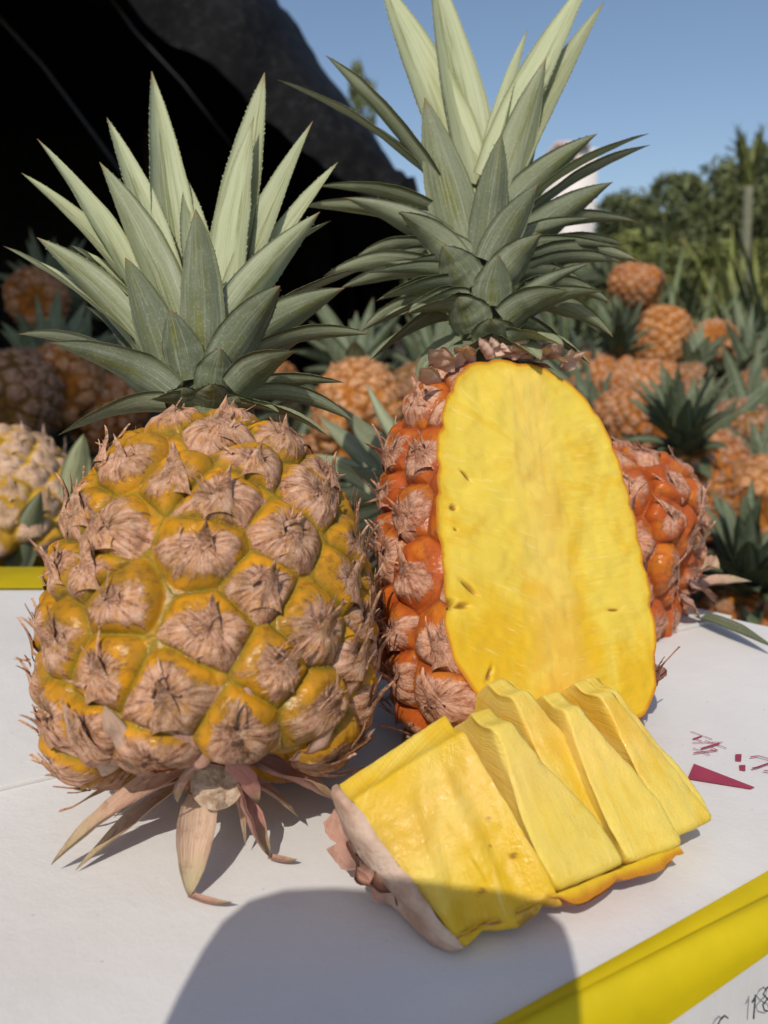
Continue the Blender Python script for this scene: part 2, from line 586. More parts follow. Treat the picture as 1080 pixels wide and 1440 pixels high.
class Fruit:
    def __init__(s, pts, N, seed, amp=.0042, cell=.0125, r0=.034, r1=.02, xs=1.0):
        s.s, s.P = prof_fn(pts)
        s.S = s.s[-1]
        s.seed, s.amp, s.cell = seed, amp, cell
        s.rng = np.random.default_rng(seed)
        # fruitlet centres by area
        i0 = np.argmax((s.P[:, 0] >= r0))
        i1 = len(s.P) - 1 - np.argmax((s.P[::-1, 0] >= r1))
        area = np.cumsum(s.P[:, 0]) * (s.s[1])
        a0, a1 = area[i0], area[i1]
        k = (np.arange(N) + .5) / N
        s.fs = np.interp(a0 + (a1 - a0) * k, area, s.s)
        s.ft = (-np.arange(N) * GA + seed + s.rng.normal(0, .062, N)) % (2 * math.pi)
        s.fs = s.fs + s.rng.normal(0, .0016, N)
        s.fr = s.rng.random(N)
        s.tip = s.rng.normal(0, .16, (N, 2))
        s.fw = s.rng.normal(0, .0013, N)

    def rz(s, x):
        return np.interp(x, s.s, s.P[:, 0]), np.interp(x, s.s, s.P[:, 1])

    def frame(s, th, x):
        r, z = s.rz(x)
        r2, z2 = s.rz(np.clip(x + 1e-3, 0, s.S))
        r1, z1 = s.rz(np.clip(x - 1e-3, 0, s.S))
        dr, dz = r2 - r1, z2 - z1
        l = np.sqrt(dr * dr + dz * dz) + 1e-12
        nr, nz = dz / l, -dr / l
        c, n_ = np.cos(th), np.sin(th)
        p = np.stack([r * c, r * n_, z], -1)
        nn = np.stack([nr * c, nr * n_, nz], -1)
        return p, nn

    def local(s, th, x):
        """nearest fruitlet: u, v (cell units), edge, idx"""
        sh = th.shape
        th, x = th.ravel(), x.ravel()
        U, V, E, I = (np.empty(th.size) for _ in range(4))
        r, _ = s.rz(x)
        for a in range(0, th.size, 20000):
            b = slice(a, a + 20000)
            dth = (th[b, None] - s.ft[None] + math.pi) % (2 * math.pi) - math.pi
            du = dth * r[b, None]
            dv = (x[b, None] - s.fs[None])
            d = np.sqrt(du * du * .94 + dv * dv * 1.1) + s.fw[None]
            part = np.argpartition(d, 1, axis=1)[:, :2]
            rows = np.arange(len(d))
            d0, d1 = d[rows, part[:, 0]], d[rows, part[:, 1]]
            sw = d0 > d1
            i = np.where(sw, part[:, 1], part[:, 0])
            dm, dM = np.minimum(d0, d1), np.maximum(d0, d1)
            U[b], V[b] = du[rows, i] / s.cell, dv[rows, i] / s.cell
            E[b] = (dM - dm) * .5 / s.cell * (1 + .0)
            I[b] = i
        return U.reshape(sh), V.reshape(sh), E.reshape(sh), I.astype(int).reshape(sh)

    def disp(s, U, V, E, I, fine=True):
        rho = np.sqrt(U * U + (V + .05) ** 2)
        x = np.clip(E / .46, 0, 1) * np.clip((1.22 - rho) / .62, 0, 1)
        g = np.sqrt(np.clip(1 - (1 - x) ** 2, 0, 1))
        d = s.amp * g * (.85 + .3 * s.fr[I])
        d -= s.amp * .34 * np.exp(-(rho / .30) ** 2)
        # bract pad climbing from the lower rim to the centre
        wv = np.clip(.16 + .42 * np.clip(-V, 0, 1), .1, 1)
        pad = np.exp(-(U / wv) ** 2) * sstep(.15, -.15, V) * sstep(-1.0, -.6, V)
        d += s.amp * .20 * pad
        # rim of the eye sits higher on its upper side
        d += s.amp * .16 * sstep(.1, .6, V) * sstep(.02, .2, E)
        if fine:
            d += s.amp * .16 * vnoise(np.stack([U * 1.3, V * 1.3, s.fr[I] * 91], -1), s.seed + 2) * sstep(.05, .4, E)
            q = np.stack([U / (rho + .15) * 2.5, V / (rho + .15) * 2.5, s.fr[I] * 37 + rho * .7], -1)
            d += s.amp * .10 * fbm(q * 1.7, s.seed, 3) * sstep(.1, .4, E)
            q = np.stack([U * 3, V * 3, s.fr[I] * 51], -1)
            d += s.amp * .07 * fbm(q, s.seed + 5, 3)
        return d

    def papery(s, U, V, E, I):
        q = np.stack([U * 1.6, V * 1.6, s.fr[I] * 77], -1)
        n = fbm(q, s.seed + 9, 3)
        rho = np.sqrt(U * U + V * V)
        thr = .16 + .30 * sstep(.0, .55, V) + .36 * (s.fr[I] - .5) - .07 * sstep(-.1, -.6, V)
        return sstep(-.30, .30, np.minimum(E, .75 - rho * .55) - thr + n * .22)

    def mesh(s, nth, ns, x0=.0, x1=None, cut=None):
        x1 = s.S if x1 is None else x1
        th, x = np.meshgrid(np.arange(nth) / nth * 2 * math.pi, np.linspace(x0 + .002, x1 - .002, ns), indexing='xy')
        U, V, E, I = s.local(th, x)
        p, n = s.frame(th, x)
        lo = sstep(0, .012, x) * sstep(s.S, s.S - .008, x)
        if cut is not None:
            co, cn = cut
            lo = lo * (.42 + .58 * sstep(.001, .013, np.abs((p - co) @ cn)))
        p = p + n * (s.disp(U, V, E, I) * lo)[..., None]
        pm = s.papery(U, V, E, I)
        cell = np.stack([U, V, s.fr[I]], -1)
        return p.reshape(-1, 3), grid_faces(ns, nth, wrap=True), dict(cell=cell.reshape(-1, 3), pm=pm.ravel(), ed=E.ravel())

    def flakes(s, geo, nu=7, nb=10, keep=None, lift=(.002, .0055), length=1.0, mat=1, shreds=0):
        for i in range(len(s.fs)):
            tip_u, tip_v = s.tip[i]
            b = np.linspace(0, 1, nb)[:, None]
            a = np.linspace(-1, 1, nu)[None]
            hl = .5 + s.rng.random() * .7
            w = (.38 + .14 * s.rng.random()) * (1 - b) ** .9 + .02 * (1 - b)
            jag = 1 + .22 * fbm(np.stack([b * 6 + 0 * a, a * 2 + 0 * b, 0 * a + 0 * b + i * 7.3], -1), s.seed, 2)
            U = a * w * jag + tip_u * b ** 2
            vtop = .12 + tip_v + .38 * length * hl + .35 * sstep(.74, .9, s.fs[i] / s.S)
            V = -.66 + (vtop + .66) * b + 0 * a - .10 * a * a * (1 - b)
            x = np.clip(s.fs[i] + V * s.cell, .001, s.S - .001)
            r, _ = s.rz(x)
            th = s.ft[i] + U * s.cell / np.maximum(r, .01)
            p, n = s.frame(th, x)
            e = np.clip(1 - np.sqrt(U * U + V * V), 0, 1)
            h = s.amp * np.sqrt(np.clip(1 - (1 - np.clip(e / .5, 0, 1)) ** 2, 0, 1))
            L = s.rng.uniform(*lift) * (.6 + .6 * length) + .0015 * sstep(.74, .9, s.fs[i] / s.S)
            h = h * .95 + .0006 + L * b ** 2.4 - .0014 * a * a * (.25 + b) * (1 - b * .5)
            h = h + .0005 * fbm(np.stack([U * 5, V * 2, 0 * U + i * 3.1], -1), s.seed + 3, 2)
            p = p + n * h[..., None]
            if keep is not None and not keep(p.reshape(-1, 3)):
                continue
            geo.add(p, grid_faces(nb, nu), mat, cell=np.stack([U, V, 0 * U + s.fr[i]], -1).reshape(-1, 3),
                    pm=np.clip(.66 + .25 * b + 0 * a, 0, 1).ravel(), ed=np.full(p.size // 3, .5))
            for _ in range(shreds):                       # dry curled shreds of the bract
                u0, v0 = s.rng.normal(0, .22), s.rng.uniform(-.35, .25)
                an = s.rng.normal(1.57, .8)
                ln_ = s.rng.uniform(.35, .75)
                b = np.linspace(0, 1, 7)[:, None]
                a = np.array([[-1.0, 0, 1.0]])
                w = .060 * s.rng.uniform(.5, 1.4) * (1 - b) ** .8 + .006
                U = u0 + math.cos(an) * ln_ * b - math.sin(an) * a * w
                V = v0 + math.sin(an) * ln_ * b + math.cos(an) * a * w
                x = np.clip(s.fs[i] + V * s.cell, .001, s.S - .001)
                r, _z = s.rz(x)
                p, n = s.frame(s.ft[i] + U * s.cell / np.maximum(r, .01), x)
                e = np.clip(1 - np.sqrt(U * U + V * V), 0, 1)
                h = s.amp * np.sqrt(np.clip(1 - (1 - np.clip(e / .5, 0, 1)) ** 2, 0, 1)) + .0008 + s.rng.uniform(.001, .005) * b ** 1.6 - .0004 * np.abs(a)
                p = p + n * h[..., None]
                if keep is not None and not keep(np.repeat(p.reshape(-1, 3), 4, 0)):
                    continue
                geo.add(p, grid_faces(7, 3), mat, cell=np.stack([U, V, 0 * U + (s.fr[i] * 7.7) % 1], -1).reshape(-1, 3), pm=np.full(21, .95), ed=np.full(21, .5))


# ------------------------------------------------------------------ leaves
WK_T = np.array([0, .12, .3, .5, .7, .85, .95, 1.0])
WK_W = np.array([.86, .97, 1.0, .88, .62, .35, .13, .0])
WK_BL = np.array([.80, .95, 1.0, .98, .84, .58, .30, .0])


def leaf_geo(P0, P3, width, axis, Rdir, bend=.25, tone=.6, nt=30, ns=10, fold=.22, teeth=True, blunt=0., seed=0, curl=0., twist=0., wave=.03, thick=.0007, bendside=0.):
    P0, P3, a = np.asarray(P0, float), np.asarray(P3, float), unit(axis)
    ch = P3 - P0
    L = np.linalg.norm(ch)
    c = ch / L
    R = unit(Rdir - a * np.dot(a, Rdir))
    W0 = unit(np.cross(a, R))
    up = unit(np.cross(np.cross(c, unit(R * .4 - a)), c) * -1)       # perpendicular to chord, adaxial/up side
    if np.dot(up, a) < 0:
        up = -up
    P1 = P0 + L * .36 * unit(c + up * bend + W0 * bendside)
    P2 = P3 - L * .32 * unit(c - up * (bend + curl) - W0 * bendside)
    t = np.linspace(0, 1, nt)[:, None]
    C = (1 - t) ** 3 * P0 + 3 * (1 - t) ** 2 * t * P1 + 3 * (1 - t) * t * t * P2 + t ** 3 * P3
    T = np.gradient(C, axis=0)
    T /= np.linalg.norm(T, axis=1, keepdims=True)
    tw = twist * (t - .2)
    W = W0 - T * (T @ W0)[:, None]
    W /= np.linalg.norm(W, axis=1, keepdims=True)
    N = np.cross(W, T)
    W, N = W * np.cos(tw) + N * np.sin(tw), N * np.cos(tw) - W * np.sin(tw)
    wt = np.interp(t[:, 0], WK_T, WK_W * (1 - blunt) + WK_BL * blunt)
    wt[-1] = .012
    wt = wt * width * .5
    s = np.linspace(-1, 1, ns)
    n_ = fbm(np.stack([t[:, 0] * 4, np.zeros(nt), np.full(nt, seed * 3.7)], -1), 3, 2)
    n2 = fbm(np.stack([t[:, 0] * 7, np.zeros(nt) + 5, np.full(nt, seed * 5.1)], -1), 4, 2)
    prof = -(fold * 2 * wt)[:, None] * (np.abs(s)[None] ** 1.7)
    prof = prof + (wave * 2 * wt * n_)[:, None] * s[None] + (wave * wt * n2)[:, None] * np.cos(s * 2)[None]
    V = C[:, None] + W[:, None] * (wt[:, None] * s[None])[..., None] + N[:, None] * prof[..., None]
    th = thick * (1 - .85 * np.abs(s) ** 3)[None] * np.clip(wt / (width * .5) * 2, .15, 1)[:, None]
    V2 = V + N[:, None] * th[..., None]
    lf = np.stack(np.broadcast_arrays(t, s[None], np.full((nt, ns), tone)), -1)
    v = np.concatenate([V.reshape(-1, 3), V2.reshape(-1, 3)])
    n = nt * ns
    f = [grid_faces(nt, ns)[:, ::-1], grid_faces(nt, ns, n)]
    i = np.arange(nt - 1)
    for j in (0, ns - 1):
        q = np.stack([i * ns + j, (i + 1) * ns + j, n + (i + 1) * ns + j, n + i * ns + j], -1)
        f.append(q if j == 0 else q[:, ::-1])
    f = np.concatenate(f)
    A = np.concatenate([lf.reshape(-1, 3)] * 2)
    if teeth:
        k = max(8, int(L / .0032))
        tt = (np.arange(k) + .5) / k
        tt = tt[(tt > .15) & (tt < .96)] + np.array([random.uniform(-.008, .008) for _ in range(int(((tt > .15) & (tt < .96)).sum()))])
        tv, tf, ta = [], [], []
        base = len(v)
        for sg, j in ((-1, 0), (1, ns - 1)):
            E = V[:, j]
            for q in tt:
                x = q * (nt - 1)
                i0 = int(x)
                p = E[i0] * (1 - x + i0) + E[min(i0 + 1, nt - 1)] * (x - i0)
                T_ = T[i0]
                out = W[i0] * sg
                h = .00042 * random.uniform(.2, 1.3)
                tv += [p - T_ * .0006 - out * .0002, p + T_ * .0006 - out * .0002, p + out * h + T_ * h * 1.1]
                m0 = base + len(tv) - 3
                tf.append((m0, m0 + 1, m0 + 2, m0 + 2))
                ta += [(q, sg * .9, tone)] * 3
        if tv:
            v = np.concatenate([v, np.array(tv)])
            f = np.concatenate([f, np.array(tf)])
            A = np.concatenate([A, np.array(ta)])
    return v, f, A


def hero_leaf(parent, M, axis, origin, spec, name='leaf', mat=None, seed=0):
    """spec: base px, tip px, height on the axis, lean towards (-) or away from (+) the viewer, width px, options"""
    (bx, by), (tx, ty), h0, k, wpx, o = spec
    a = unit(axis)
    oax = origin + a * h0
    d0 = oax[1]
    hv = max(0.0, (by - ty) / FPX * depth_of(oax))
    bas = at_y(bx, by, d0 + k * .35)
    tip = at_y(tx, ty, d0 + .5 * hv + k)
    Rv = tip - oax
    Rv = Rv - a * np.dot(a, Rv)
    face = np.cross(a, unit(np.array([1.0, 0, 0]) - a * a[0]))
    Rv = unit(Rv) + face * o.get('face', math.copysign(.75 + abs(k) * 30, k + 1e-9))
    w = 1.08 * wpx * depth_of((tip + bas) / 2) / FPX
    kw = dict(bend=.16, tone=.6, seed=seed)
    kw.update({q: e for q, e in o.items() if q != 'face'})
    kw['tone'] = min(1.0, max(.05, kw['tone'] + random.uniform(-.10, .10)))
    kw['twist'] = random.uniform(-.25, .25)
    kw['wave'] = random.uniform(.02, .07)
    v, f, A = leaf_geo(bas, tip, w, a, Rv, **kw)
    return mesh_obj(name, v, f, mat or M_LEAF, parent, {'lf': A}, None, True, M)


def core_cone(parent, M, origin, axis, length, r, mat):
    """the short stem the crown leaves grow from"""
    g = Geo()
    a = unit(axis)
    t = np.linspace(-.1, 1, 8)
    g.tube(origin + a * (t * length)[:, None], r * (1 - .75 * np.clip(t, 0, 1)), 14, 0, lf=np.tile([.3, 0, .0], (8 * 14 + 2, 1)))
    return g.build('crown', [mat], parent, M)


# ================================================================== STRUCTURE: ground
def base_ground(x, y):
    return -.36 + 0 * x


HEAP = []      # (centre, radius) of heap fruit, filled below, the mound of the heap runs under them


def ground_z(x, y):
    zb = base_ground(x, y)
    w = np.zeros_like(x) + .06
    z = zb * .06
    for c, r in HEAP:
        k = np.exp(-((x - c[0]) ** 2 + (y - c[1]) ** 2) / (.26 ** 2))
        w = w + k
        z = z + k * (c[2] - r * .9)
    z = z / w
    near = sstep(.62, .72, y)
    return z * near + (zb) * (1 - near)


# ================================================================== carton
SEAM_A, SEAM_B = at_z(0, 1112), at_z(98, 1089)
E_A, E_B = at_z(809, 1412), at_z(1080, 1276)
E_DIR = unit(E_B - E_A)
E_N = np.array([-E_DIR[1], E_DIR[0], 0])
FAR_Y = float(at_z(20, 803)[1])
ST_Y = float(at_z(20, 834)[1])


def build_carton():
    t = thing('carton', 'white cardboard carton with yellow printed edges that the fruit stands on', 'box', (0, 0.2, 0))
    M = Matrix.Translation((0, 0.2, 0))
    p_nr = E_A + E_DIR * .62          # right end of the near edge
    p_nl = E_A - E_DIR * .50
    rr0 = at_z(940, 851)
    rr1 = at_z(1080, 881)
    rdir = unit(rr1 - rr0)
    # near edge meets rear right edge
    A = np.array([[E_DIR[0], -rdir[0]], [E_DIR[1], -rdir[1]]])
    k = np.linalg.solve(A, (rr0 - E_A)[:2])
    c_r = E_A + E_DIR * k[0]
    # far edge y=FAR_Y meets rear right edge
    kk = (FAR_Y - rr0[1]) / rdir[1]
    c_f = rr0 + rdir * kk
    far_l = np.array([-.62, FAR_Y, 0])
    seam_dir = unit(SEAM_B - SEAM_A)
    s_l = SEAM_A - seam_dir * .42
    kr = np.linalg.solve(np.array([[seam_dir[0], -rdir[0]], [seam_dir[1], -rdir[1]]]), (rr0 - SEAM_A)[:2])
    s_r = SEAM_A + seam_dir * kr[0]
    # body walls
    Dp = -.33
    g = Geo()
    loop = [p_nl, c_r, c_f, far_l]
    n = len(loop)
    # near side wall is tessellated and slightly bowed
    for i in range(n):
        a, b = loop[i], loop[(i + 1) % n]
        L = np.linalg.norm(b - a)
        m, q = 24, 12
        u, v = np.meshgrid(np.linspace(0, 1, m), np.linspace(0, 1, q), indexing='ij')
        out = unit(np.cross(b - a, [0, 0, 1]))
        bow = .004 * np.sin(u * math.pi) * np.sin(v * math.pi)
        P = a + (b - a) * u[..., None] + np.array([0, 0, Dp + .0] + 0 * a) * v[..., None] + out * bow[..., None] - np.array([0, 0, .0015])
        g.add(P, grid_faces(m, q), 0)
    g.add([np.array([p[0], p[1], Dp]) for p in loop], [(3, 2, 1, 0)], 0)
    g.build('side_walls', [M_CARD], t, M)

    def panel(name, quad, z, nx, ny, seed, amp):
        """top flap: bilinear quad, slightly warped board 3 mm thick"""
        quad = np.asarray(quad, float)
        u, v = np.meshgrid(np.linspace(0, 1, nx), np.linspace(0, 1, ny), indexing='ij')
        u_, v_ = u[..., None], v[..., None]
        P = (quad[0] * (1 - u_) + quad[1] * u_) * (1 - v_) + (quad[3] * (1 - u_) + quad[2] * u_) * v_
        w = amp * fbm(np.stack([P[..., 0] * 7, P[..., 1] * 7, 0 * u + seed], -1), seed, 2)
        P[..., 2] = z + w * sstep(0, .08, v) * sstep(1, .92, v)
        g = Geo()
        g.add(P, grid_faces(nx, ny), 0)
        B = P.copy()
        B[..., 2] -= .003
        g.add(B, grid_faces(nx, ny)[:, ::-1], 0)
        for ij in ((slice(None), 0), (slice(None), -1), (0, slice(None)), (-1, slice(None))):
            e = np.stack([P[ij], B[ij]], 1)
            g.add(e, grid_faces(len(e), 2), 0)
        return g.build(name, [M_CARD], t, M)

    gap = E_N * .0006
    panel('flap', [p_nl, c_r, s_r - gap, s_l - gap], 0.0, 90, 30, 1, .0007)
    panel('flap', [s_l + gap, s_r + gap, c_f, far_l], 0.0016, 90, 30, 2, .0007)
    # yellow band over the near edge: top strip, rounded fold, side strip
    e0, e1 = E_A - E_DIR * .5, c_r - E_DIR * .0005
    m = 70
    u = np.linspace(0, 1, m)
    prof = [(11, .0012), (10.8, .0013), (10.55, .0012), (10.40, .0008), (10.32, .0006), (10.24, .0014), (10.12, .0021), (-.0012, .0018), (-.0034, .0), (-.0050, -.304),
            (-.0056, -.604), (-.0058, -1.004)]
    # side strip ends where the photograph shows its lower border
    wa, wb = at_z(694, 1440, .0013), at_z(1080, 1224, .0013)
    na_, nb_ = np.dot(wa - E_A, E_N), np.dot(wb - E_A, E_N)
    ua, ub = np.dot(wa - E_A, E_DIR), np.dot(wb - E_A, E_DIR)
    along = np.dot(e0 - E_A, E_DIR) + np.linalg.norm(e1 - e0) * u
    wtop = (na_ + (nb_ - na_) * np.clip((along - ua) / (ub - ua), -1.2, 1.6))
    sa, sb = at_plane(942, 1440, E_A - E_N * .0058, E_N), at_plane(1080, 1343, E_A - E_N * .0058, E_N)
    ua, ub = np.dot(sa - E_A, E_DIR), np.dot(sb - E_A, E_DIR)
    zbot = sa[2] + (sb[2] - sa[2]) * np.clip((along - ua) / (ub - ua), -1.2, 1.6)
    P = []
    for (n_, z_) in prof:
        if n_ > .01:
            n_ = wtop * (n_ - 10)
        if z_ < -.004:
            z_ = zbot * (-z_ - .004)
        wob = .0004 * fbm(np.stack([u * 12, np.zeros(m) + np.mean(n_) * 300, np.zeros(m)], -1), 5, 2)
        P.append((e0 + (e1 - e0) * u[:, None]) + E_N * np.broadcast_to(n_, (m,))[:, None] + np.array([0, 0, 1.0]) * (z_ + wob)[:, None])
    g = Geo()
    g.add(np.stack(P), grid_faces(len(prof), m), 0)
    g.build('yellow_edge_band', [M_YELLOW], t, M)
    # yellow band on the far flap
    g = Geo()
    xs = np.linspace(-.6, float(c_f[0]) - .01, 40)
    P = np.stack([np.stack([xs, np.full(40, y), np.full(40, z)], -1) for y, z in ((ST_Y, .0030), (FAR_Y - .001, .0032), (FAR_Y + .0015, .001), (FAR_Y + .002, -.012))])
    g.add(P, grid_faces(4, 40)[:, ::-1], 0)
    g.build('yellow_edge_band', [M_YELLOW], t, M)
    # printed fragments
    g = Geo()

    def stroke(px, wid, z=.0012, mat=0):
        pts = [at_z(x, y, z) for x, y in px]
        for a, b in zip(pts[:-1], pts[1:]):
            d = unit(b - a)
            nrm = np.array([-d[1], d[0], 0]) * wid / 2
            a_, b_ = a - d * wid * .2, b + d * wid * .2
            for k_, q in enumerate([[a_ - nrm, b_ - nrm, b_ + nrm, a_ + nrm]]):
                g.add(q, [(0, 1, 2, 3)], mat)

    def poly(px, z=.0013):
        g.add([at_z(x, y, z) for x, y in px], [(0, 1, 2, 3)], 0)
    Z = lambda L: [(900 + x / 6, 980 + y / 6) for x, y in L]
    k_ = 0
    for L, wpx in (([(430, 290), (610, 357)], 9), ([(450, 355), (520, 330)], 20), ([(455, 345), (520, 372)], 12), ([(445, 385), (700, 380)], 9),
                   ([(550, 365), (730, 430)], 10), ([(520, 435), (670, 390)], 26), ([(450, 430), (590, 487)], 11), ([(455, 472), (655, 447)], 16), ([(600, 425), (655, 450)], 14)):
        stroke(Z(L), wpx / 6 / 4400, .0012 + .00008 * k_)
        k_ += 1
    poly(Z([(455, 562), (400, 690), (935, 778), (970, 762)]), .0012)
    for L in ([(806, 482), (858, 482), (854, 543), (806, 538)], [(838, 574), (890, 574), (890, 624), (842, 616)]):
        poly(Z(L), .0012)
    for L, wpx in (([(935, 505), (1000, 497), (1120, 530), (1220, 580)], 16), ([(950, 602), (1000, 590), (1110, 550)], 20), ([(1050, 620), (1180, 640)], 18)):
        stroke(Z(L), wpx / 6 / 4400, .0012 + .00008 * k_)
        k_ += 1
    g.build('red_lettering', [M_RED], t, M, smooth=False)
    # handwriting on the near side wall
    g = Geo()
    wall_co = E_A - E_N * .0052
    Y = lambda L: [at_plane(900 + x / 6, 1290 + y / 6, wall_co, E_N) for x, y in L]
    for L in ([(975, 655), (968, 740), (958, 855)], [(945, 720), (975, 670)],
              [(1110, 570), (1065, 600), (1040, 650), (1075, 690), (1130, 720), (1150, 770), (1105, 800), (1050, 785), (1035, 740), (1075, 690), (1120, 650), (1130, 600), (1100, 575)],
              [(740, 850), (715, 828), (680, 860), (660, 900), (655, 960), (690, 1010), (740, 1000), (760, 950), (720, 925), (670, 950)]):
        g.tube(Y(L), .00022, 5, 0)
    g.build('pen_writing', [M_INK], t, M)
    return t


CARTON = build_carton()

# ================================================================== hero fruit, left
AX_L = unit([-.075, .588, .806])
B_L = at_y(298, 1085, .207)
M_L = axis_matrix(B_L, AX_L)
PROF_L = [(0, .008), (.020, .006), (.032, .001), (.0395, .002), (.0450, .010), (.0482, .024), (.0493, .042), (.0483, .060), (.0445, .079), (.0372, .095), (.029, .105), (.018, .110), (0, .111)]


def build_left():
    t = thing('pineapple', 'whole olive-gold pineapple with a pale green crown standing on the left of the carton', 'pineapple', M=M_L)
    fr = Fruit(PROF_L, 98, 3, amp=.0035, cell=.0104)
    v, f, at = fr.mesh(760, 520)
    g = Geo()
    g.add(v, f, 0, **at)
    fr.flakes(g, keep=lambda p: True, lift=(.002, .0075), shreds=3)
    # spiky bracts round the shoulder under the crown
    ob = g.build('rind', [M_RIND_L, M_RIND_L], t)
    top = B_L + AX_L * .108
    cr = core_cone(t, M_L, top, AX_L, .07, .017, M_LEAF)
    Ls = [
        # base px, tip px, h0, lean, width px, options
        ((256, 470), (213, 100), .050, .030, 62, dict(tone=.98, bend=.02)),
        ((318, 450), (372, 102), .050, .028, 66, dict(face=2.6, tone=.92, bend=.02)),
        ((318, 470), (357, 164), .045, .012, 64, dict(face=2.4, tone=.88, bend=.04)),
        ((238, 400), (150, 165), .045, .030, 44, dict(tone=.95, bend=.04)),
        ((330, 440), (440, 170), .045, .018, 54, dict(face=2.4, tone=.90, bend=.06)),
        ((350, 420), (475, 228), .042, .020, 42, dict(face=2.2, tone=.92, bend=.08)),
        ((205, 440), (52, 195), .040, .012, 52, dict(tone=.90, bend=.10)),
        ((185, 400), (30, 243), .040, .025, 40, dict(tone=.95, bend=.10)),
        ((245, 455), (140, 228), .038, -.002, 62, dict(tone=.62, bend=.10)),
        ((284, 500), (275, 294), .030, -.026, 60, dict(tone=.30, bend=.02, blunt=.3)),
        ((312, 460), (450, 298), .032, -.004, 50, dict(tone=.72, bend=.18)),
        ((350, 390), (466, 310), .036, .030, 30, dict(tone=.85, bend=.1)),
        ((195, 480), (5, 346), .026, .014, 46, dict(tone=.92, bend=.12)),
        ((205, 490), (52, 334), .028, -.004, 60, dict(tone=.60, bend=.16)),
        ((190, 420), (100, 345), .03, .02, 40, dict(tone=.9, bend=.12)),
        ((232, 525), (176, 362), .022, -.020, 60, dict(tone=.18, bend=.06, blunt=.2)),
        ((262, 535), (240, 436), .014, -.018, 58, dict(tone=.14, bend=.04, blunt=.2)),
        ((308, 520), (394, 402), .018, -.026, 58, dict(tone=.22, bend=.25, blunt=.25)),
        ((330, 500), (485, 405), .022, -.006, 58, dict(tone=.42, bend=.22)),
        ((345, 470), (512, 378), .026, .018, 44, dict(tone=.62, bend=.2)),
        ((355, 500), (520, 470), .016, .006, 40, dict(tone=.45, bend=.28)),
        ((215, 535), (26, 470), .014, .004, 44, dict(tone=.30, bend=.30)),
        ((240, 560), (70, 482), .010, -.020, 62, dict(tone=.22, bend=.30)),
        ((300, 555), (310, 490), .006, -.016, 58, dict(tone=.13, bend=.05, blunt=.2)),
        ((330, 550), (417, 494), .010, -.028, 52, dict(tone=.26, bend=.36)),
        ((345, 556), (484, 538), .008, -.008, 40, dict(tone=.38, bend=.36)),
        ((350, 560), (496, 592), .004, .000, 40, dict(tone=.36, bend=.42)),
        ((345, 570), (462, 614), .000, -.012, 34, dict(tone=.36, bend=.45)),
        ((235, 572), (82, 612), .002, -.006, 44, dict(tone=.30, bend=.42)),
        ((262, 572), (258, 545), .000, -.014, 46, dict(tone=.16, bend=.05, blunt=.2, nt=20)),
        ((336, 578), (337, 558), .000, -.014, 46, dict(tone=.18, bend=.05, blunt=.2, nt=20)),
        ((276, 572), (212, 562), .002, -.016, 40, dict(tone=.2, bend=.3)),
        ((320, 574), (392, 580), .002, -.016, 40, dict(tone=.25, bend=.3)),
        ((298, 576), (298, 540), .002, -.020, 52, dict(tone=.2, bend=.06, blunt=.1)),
        ((280, 400), (262, 250), .055, .035, 40, dict(tone=.9, bend=.02)),
        ((300, 420), (322, 290), .055, .03, 40, dict(tone=.9, bend=.02)),
        ((220, 540), (120, 430), .015, .03, 44, dict(tone=.5, bend=.2)),
        ((350, 540), (440, 470), .012, .03, 44, dict(tone=.5, bend=.2)),
    ]
    for k, sp in enumerate(Ls):
        hero_leaf(cr, M_L, AX_L, top, sp, seed=k + 1)
    # cut stalk end and its bracts
    g = Geo()
    nd = -AX_L
    st0 = at_y(312, 1082, B_L[1] + .012)
    st1 = at_y(306, 1100, B_L[1] - .014)
    tt = np.array([0, .2, .4, .6, .985, 1.0])
    g.tube(st0 + (st1 - st0) * tt[:, None], np.array([.0088, .0082, .0076, .0072, .0074, .0073]), 22)
    cap = st1 + unit(st1 - st0) * .0004
    ax_ = unit(st1 - st0)
    e1_ = unit(np.cross(ax_, [1, 0, 0]))
    e2_ = np.cross(ax_, e1_)
    aa, rr_ = np.meshgrid(np.linspace(0, 2 * math.pi, 40, endpoint=False), np.linspace(0, .0074, 14), indexing='xy')
    disc = cap + (np.cos(aa) * rr_)[..., None] * e1_ + (np.sin(aa) * rr_)[..., None] * e2_
    disc = disc + ax_ * (.0011 * fbm(disc * 420, 3, 3))[..., None]
    g.add(disc, grid_faces(14, 40, wrap=True), 0)
    o = g.build('stalk', [M_STALK], t, M_L)
    bs = [
        # base px, tip px, dy base, dy tip(z on the board or None), width, opts
        ((292, 1068), (72, 1216), -.004, .004, 27, dict(bend=.30, tone=.25, blunt=.2)),
        ((262, 1098), (106, 1224), .006, .001, 18, dict(bend=.12, tone=.1)),
        ((288, 1120), (266, 1262), -.010, .002, 35, dict(bend=.20, tone=.0, curl=-.35, blunt=.35)),
        ((330, 1100), (380, 1206), -.010, .003, 30, dict(bend=.24, tone=.75)),
        ((345, 1070), (482, 1130), -.014, .014, 27, dict(bend=.10, tone=.7, blunt=.3)),
        ((312, 1066), (362, 1132), -.020, .020, 30, dict(bend=.3, tone=.95)),
        ((285, 1078), (250, 1130), -.014, .016, 20, dict(bend=.3, tone=.3)),
        ((320, 1074), (205, 1090), -.014, .020, 16, dict(bend=.2, tone=.5)),
        ((300, 1085), (160, 1150), -.008, .010, 10, dict(bend=.35, tone=.6)),
        ((335, 1090), (420, 1150), -.006, .008, 11, dict(bend=.3, tone=.4)),
        ((322, 1098), (345, 1190), -.012, .004, 10, dict(bend=.3, tone=.2)),
    ]
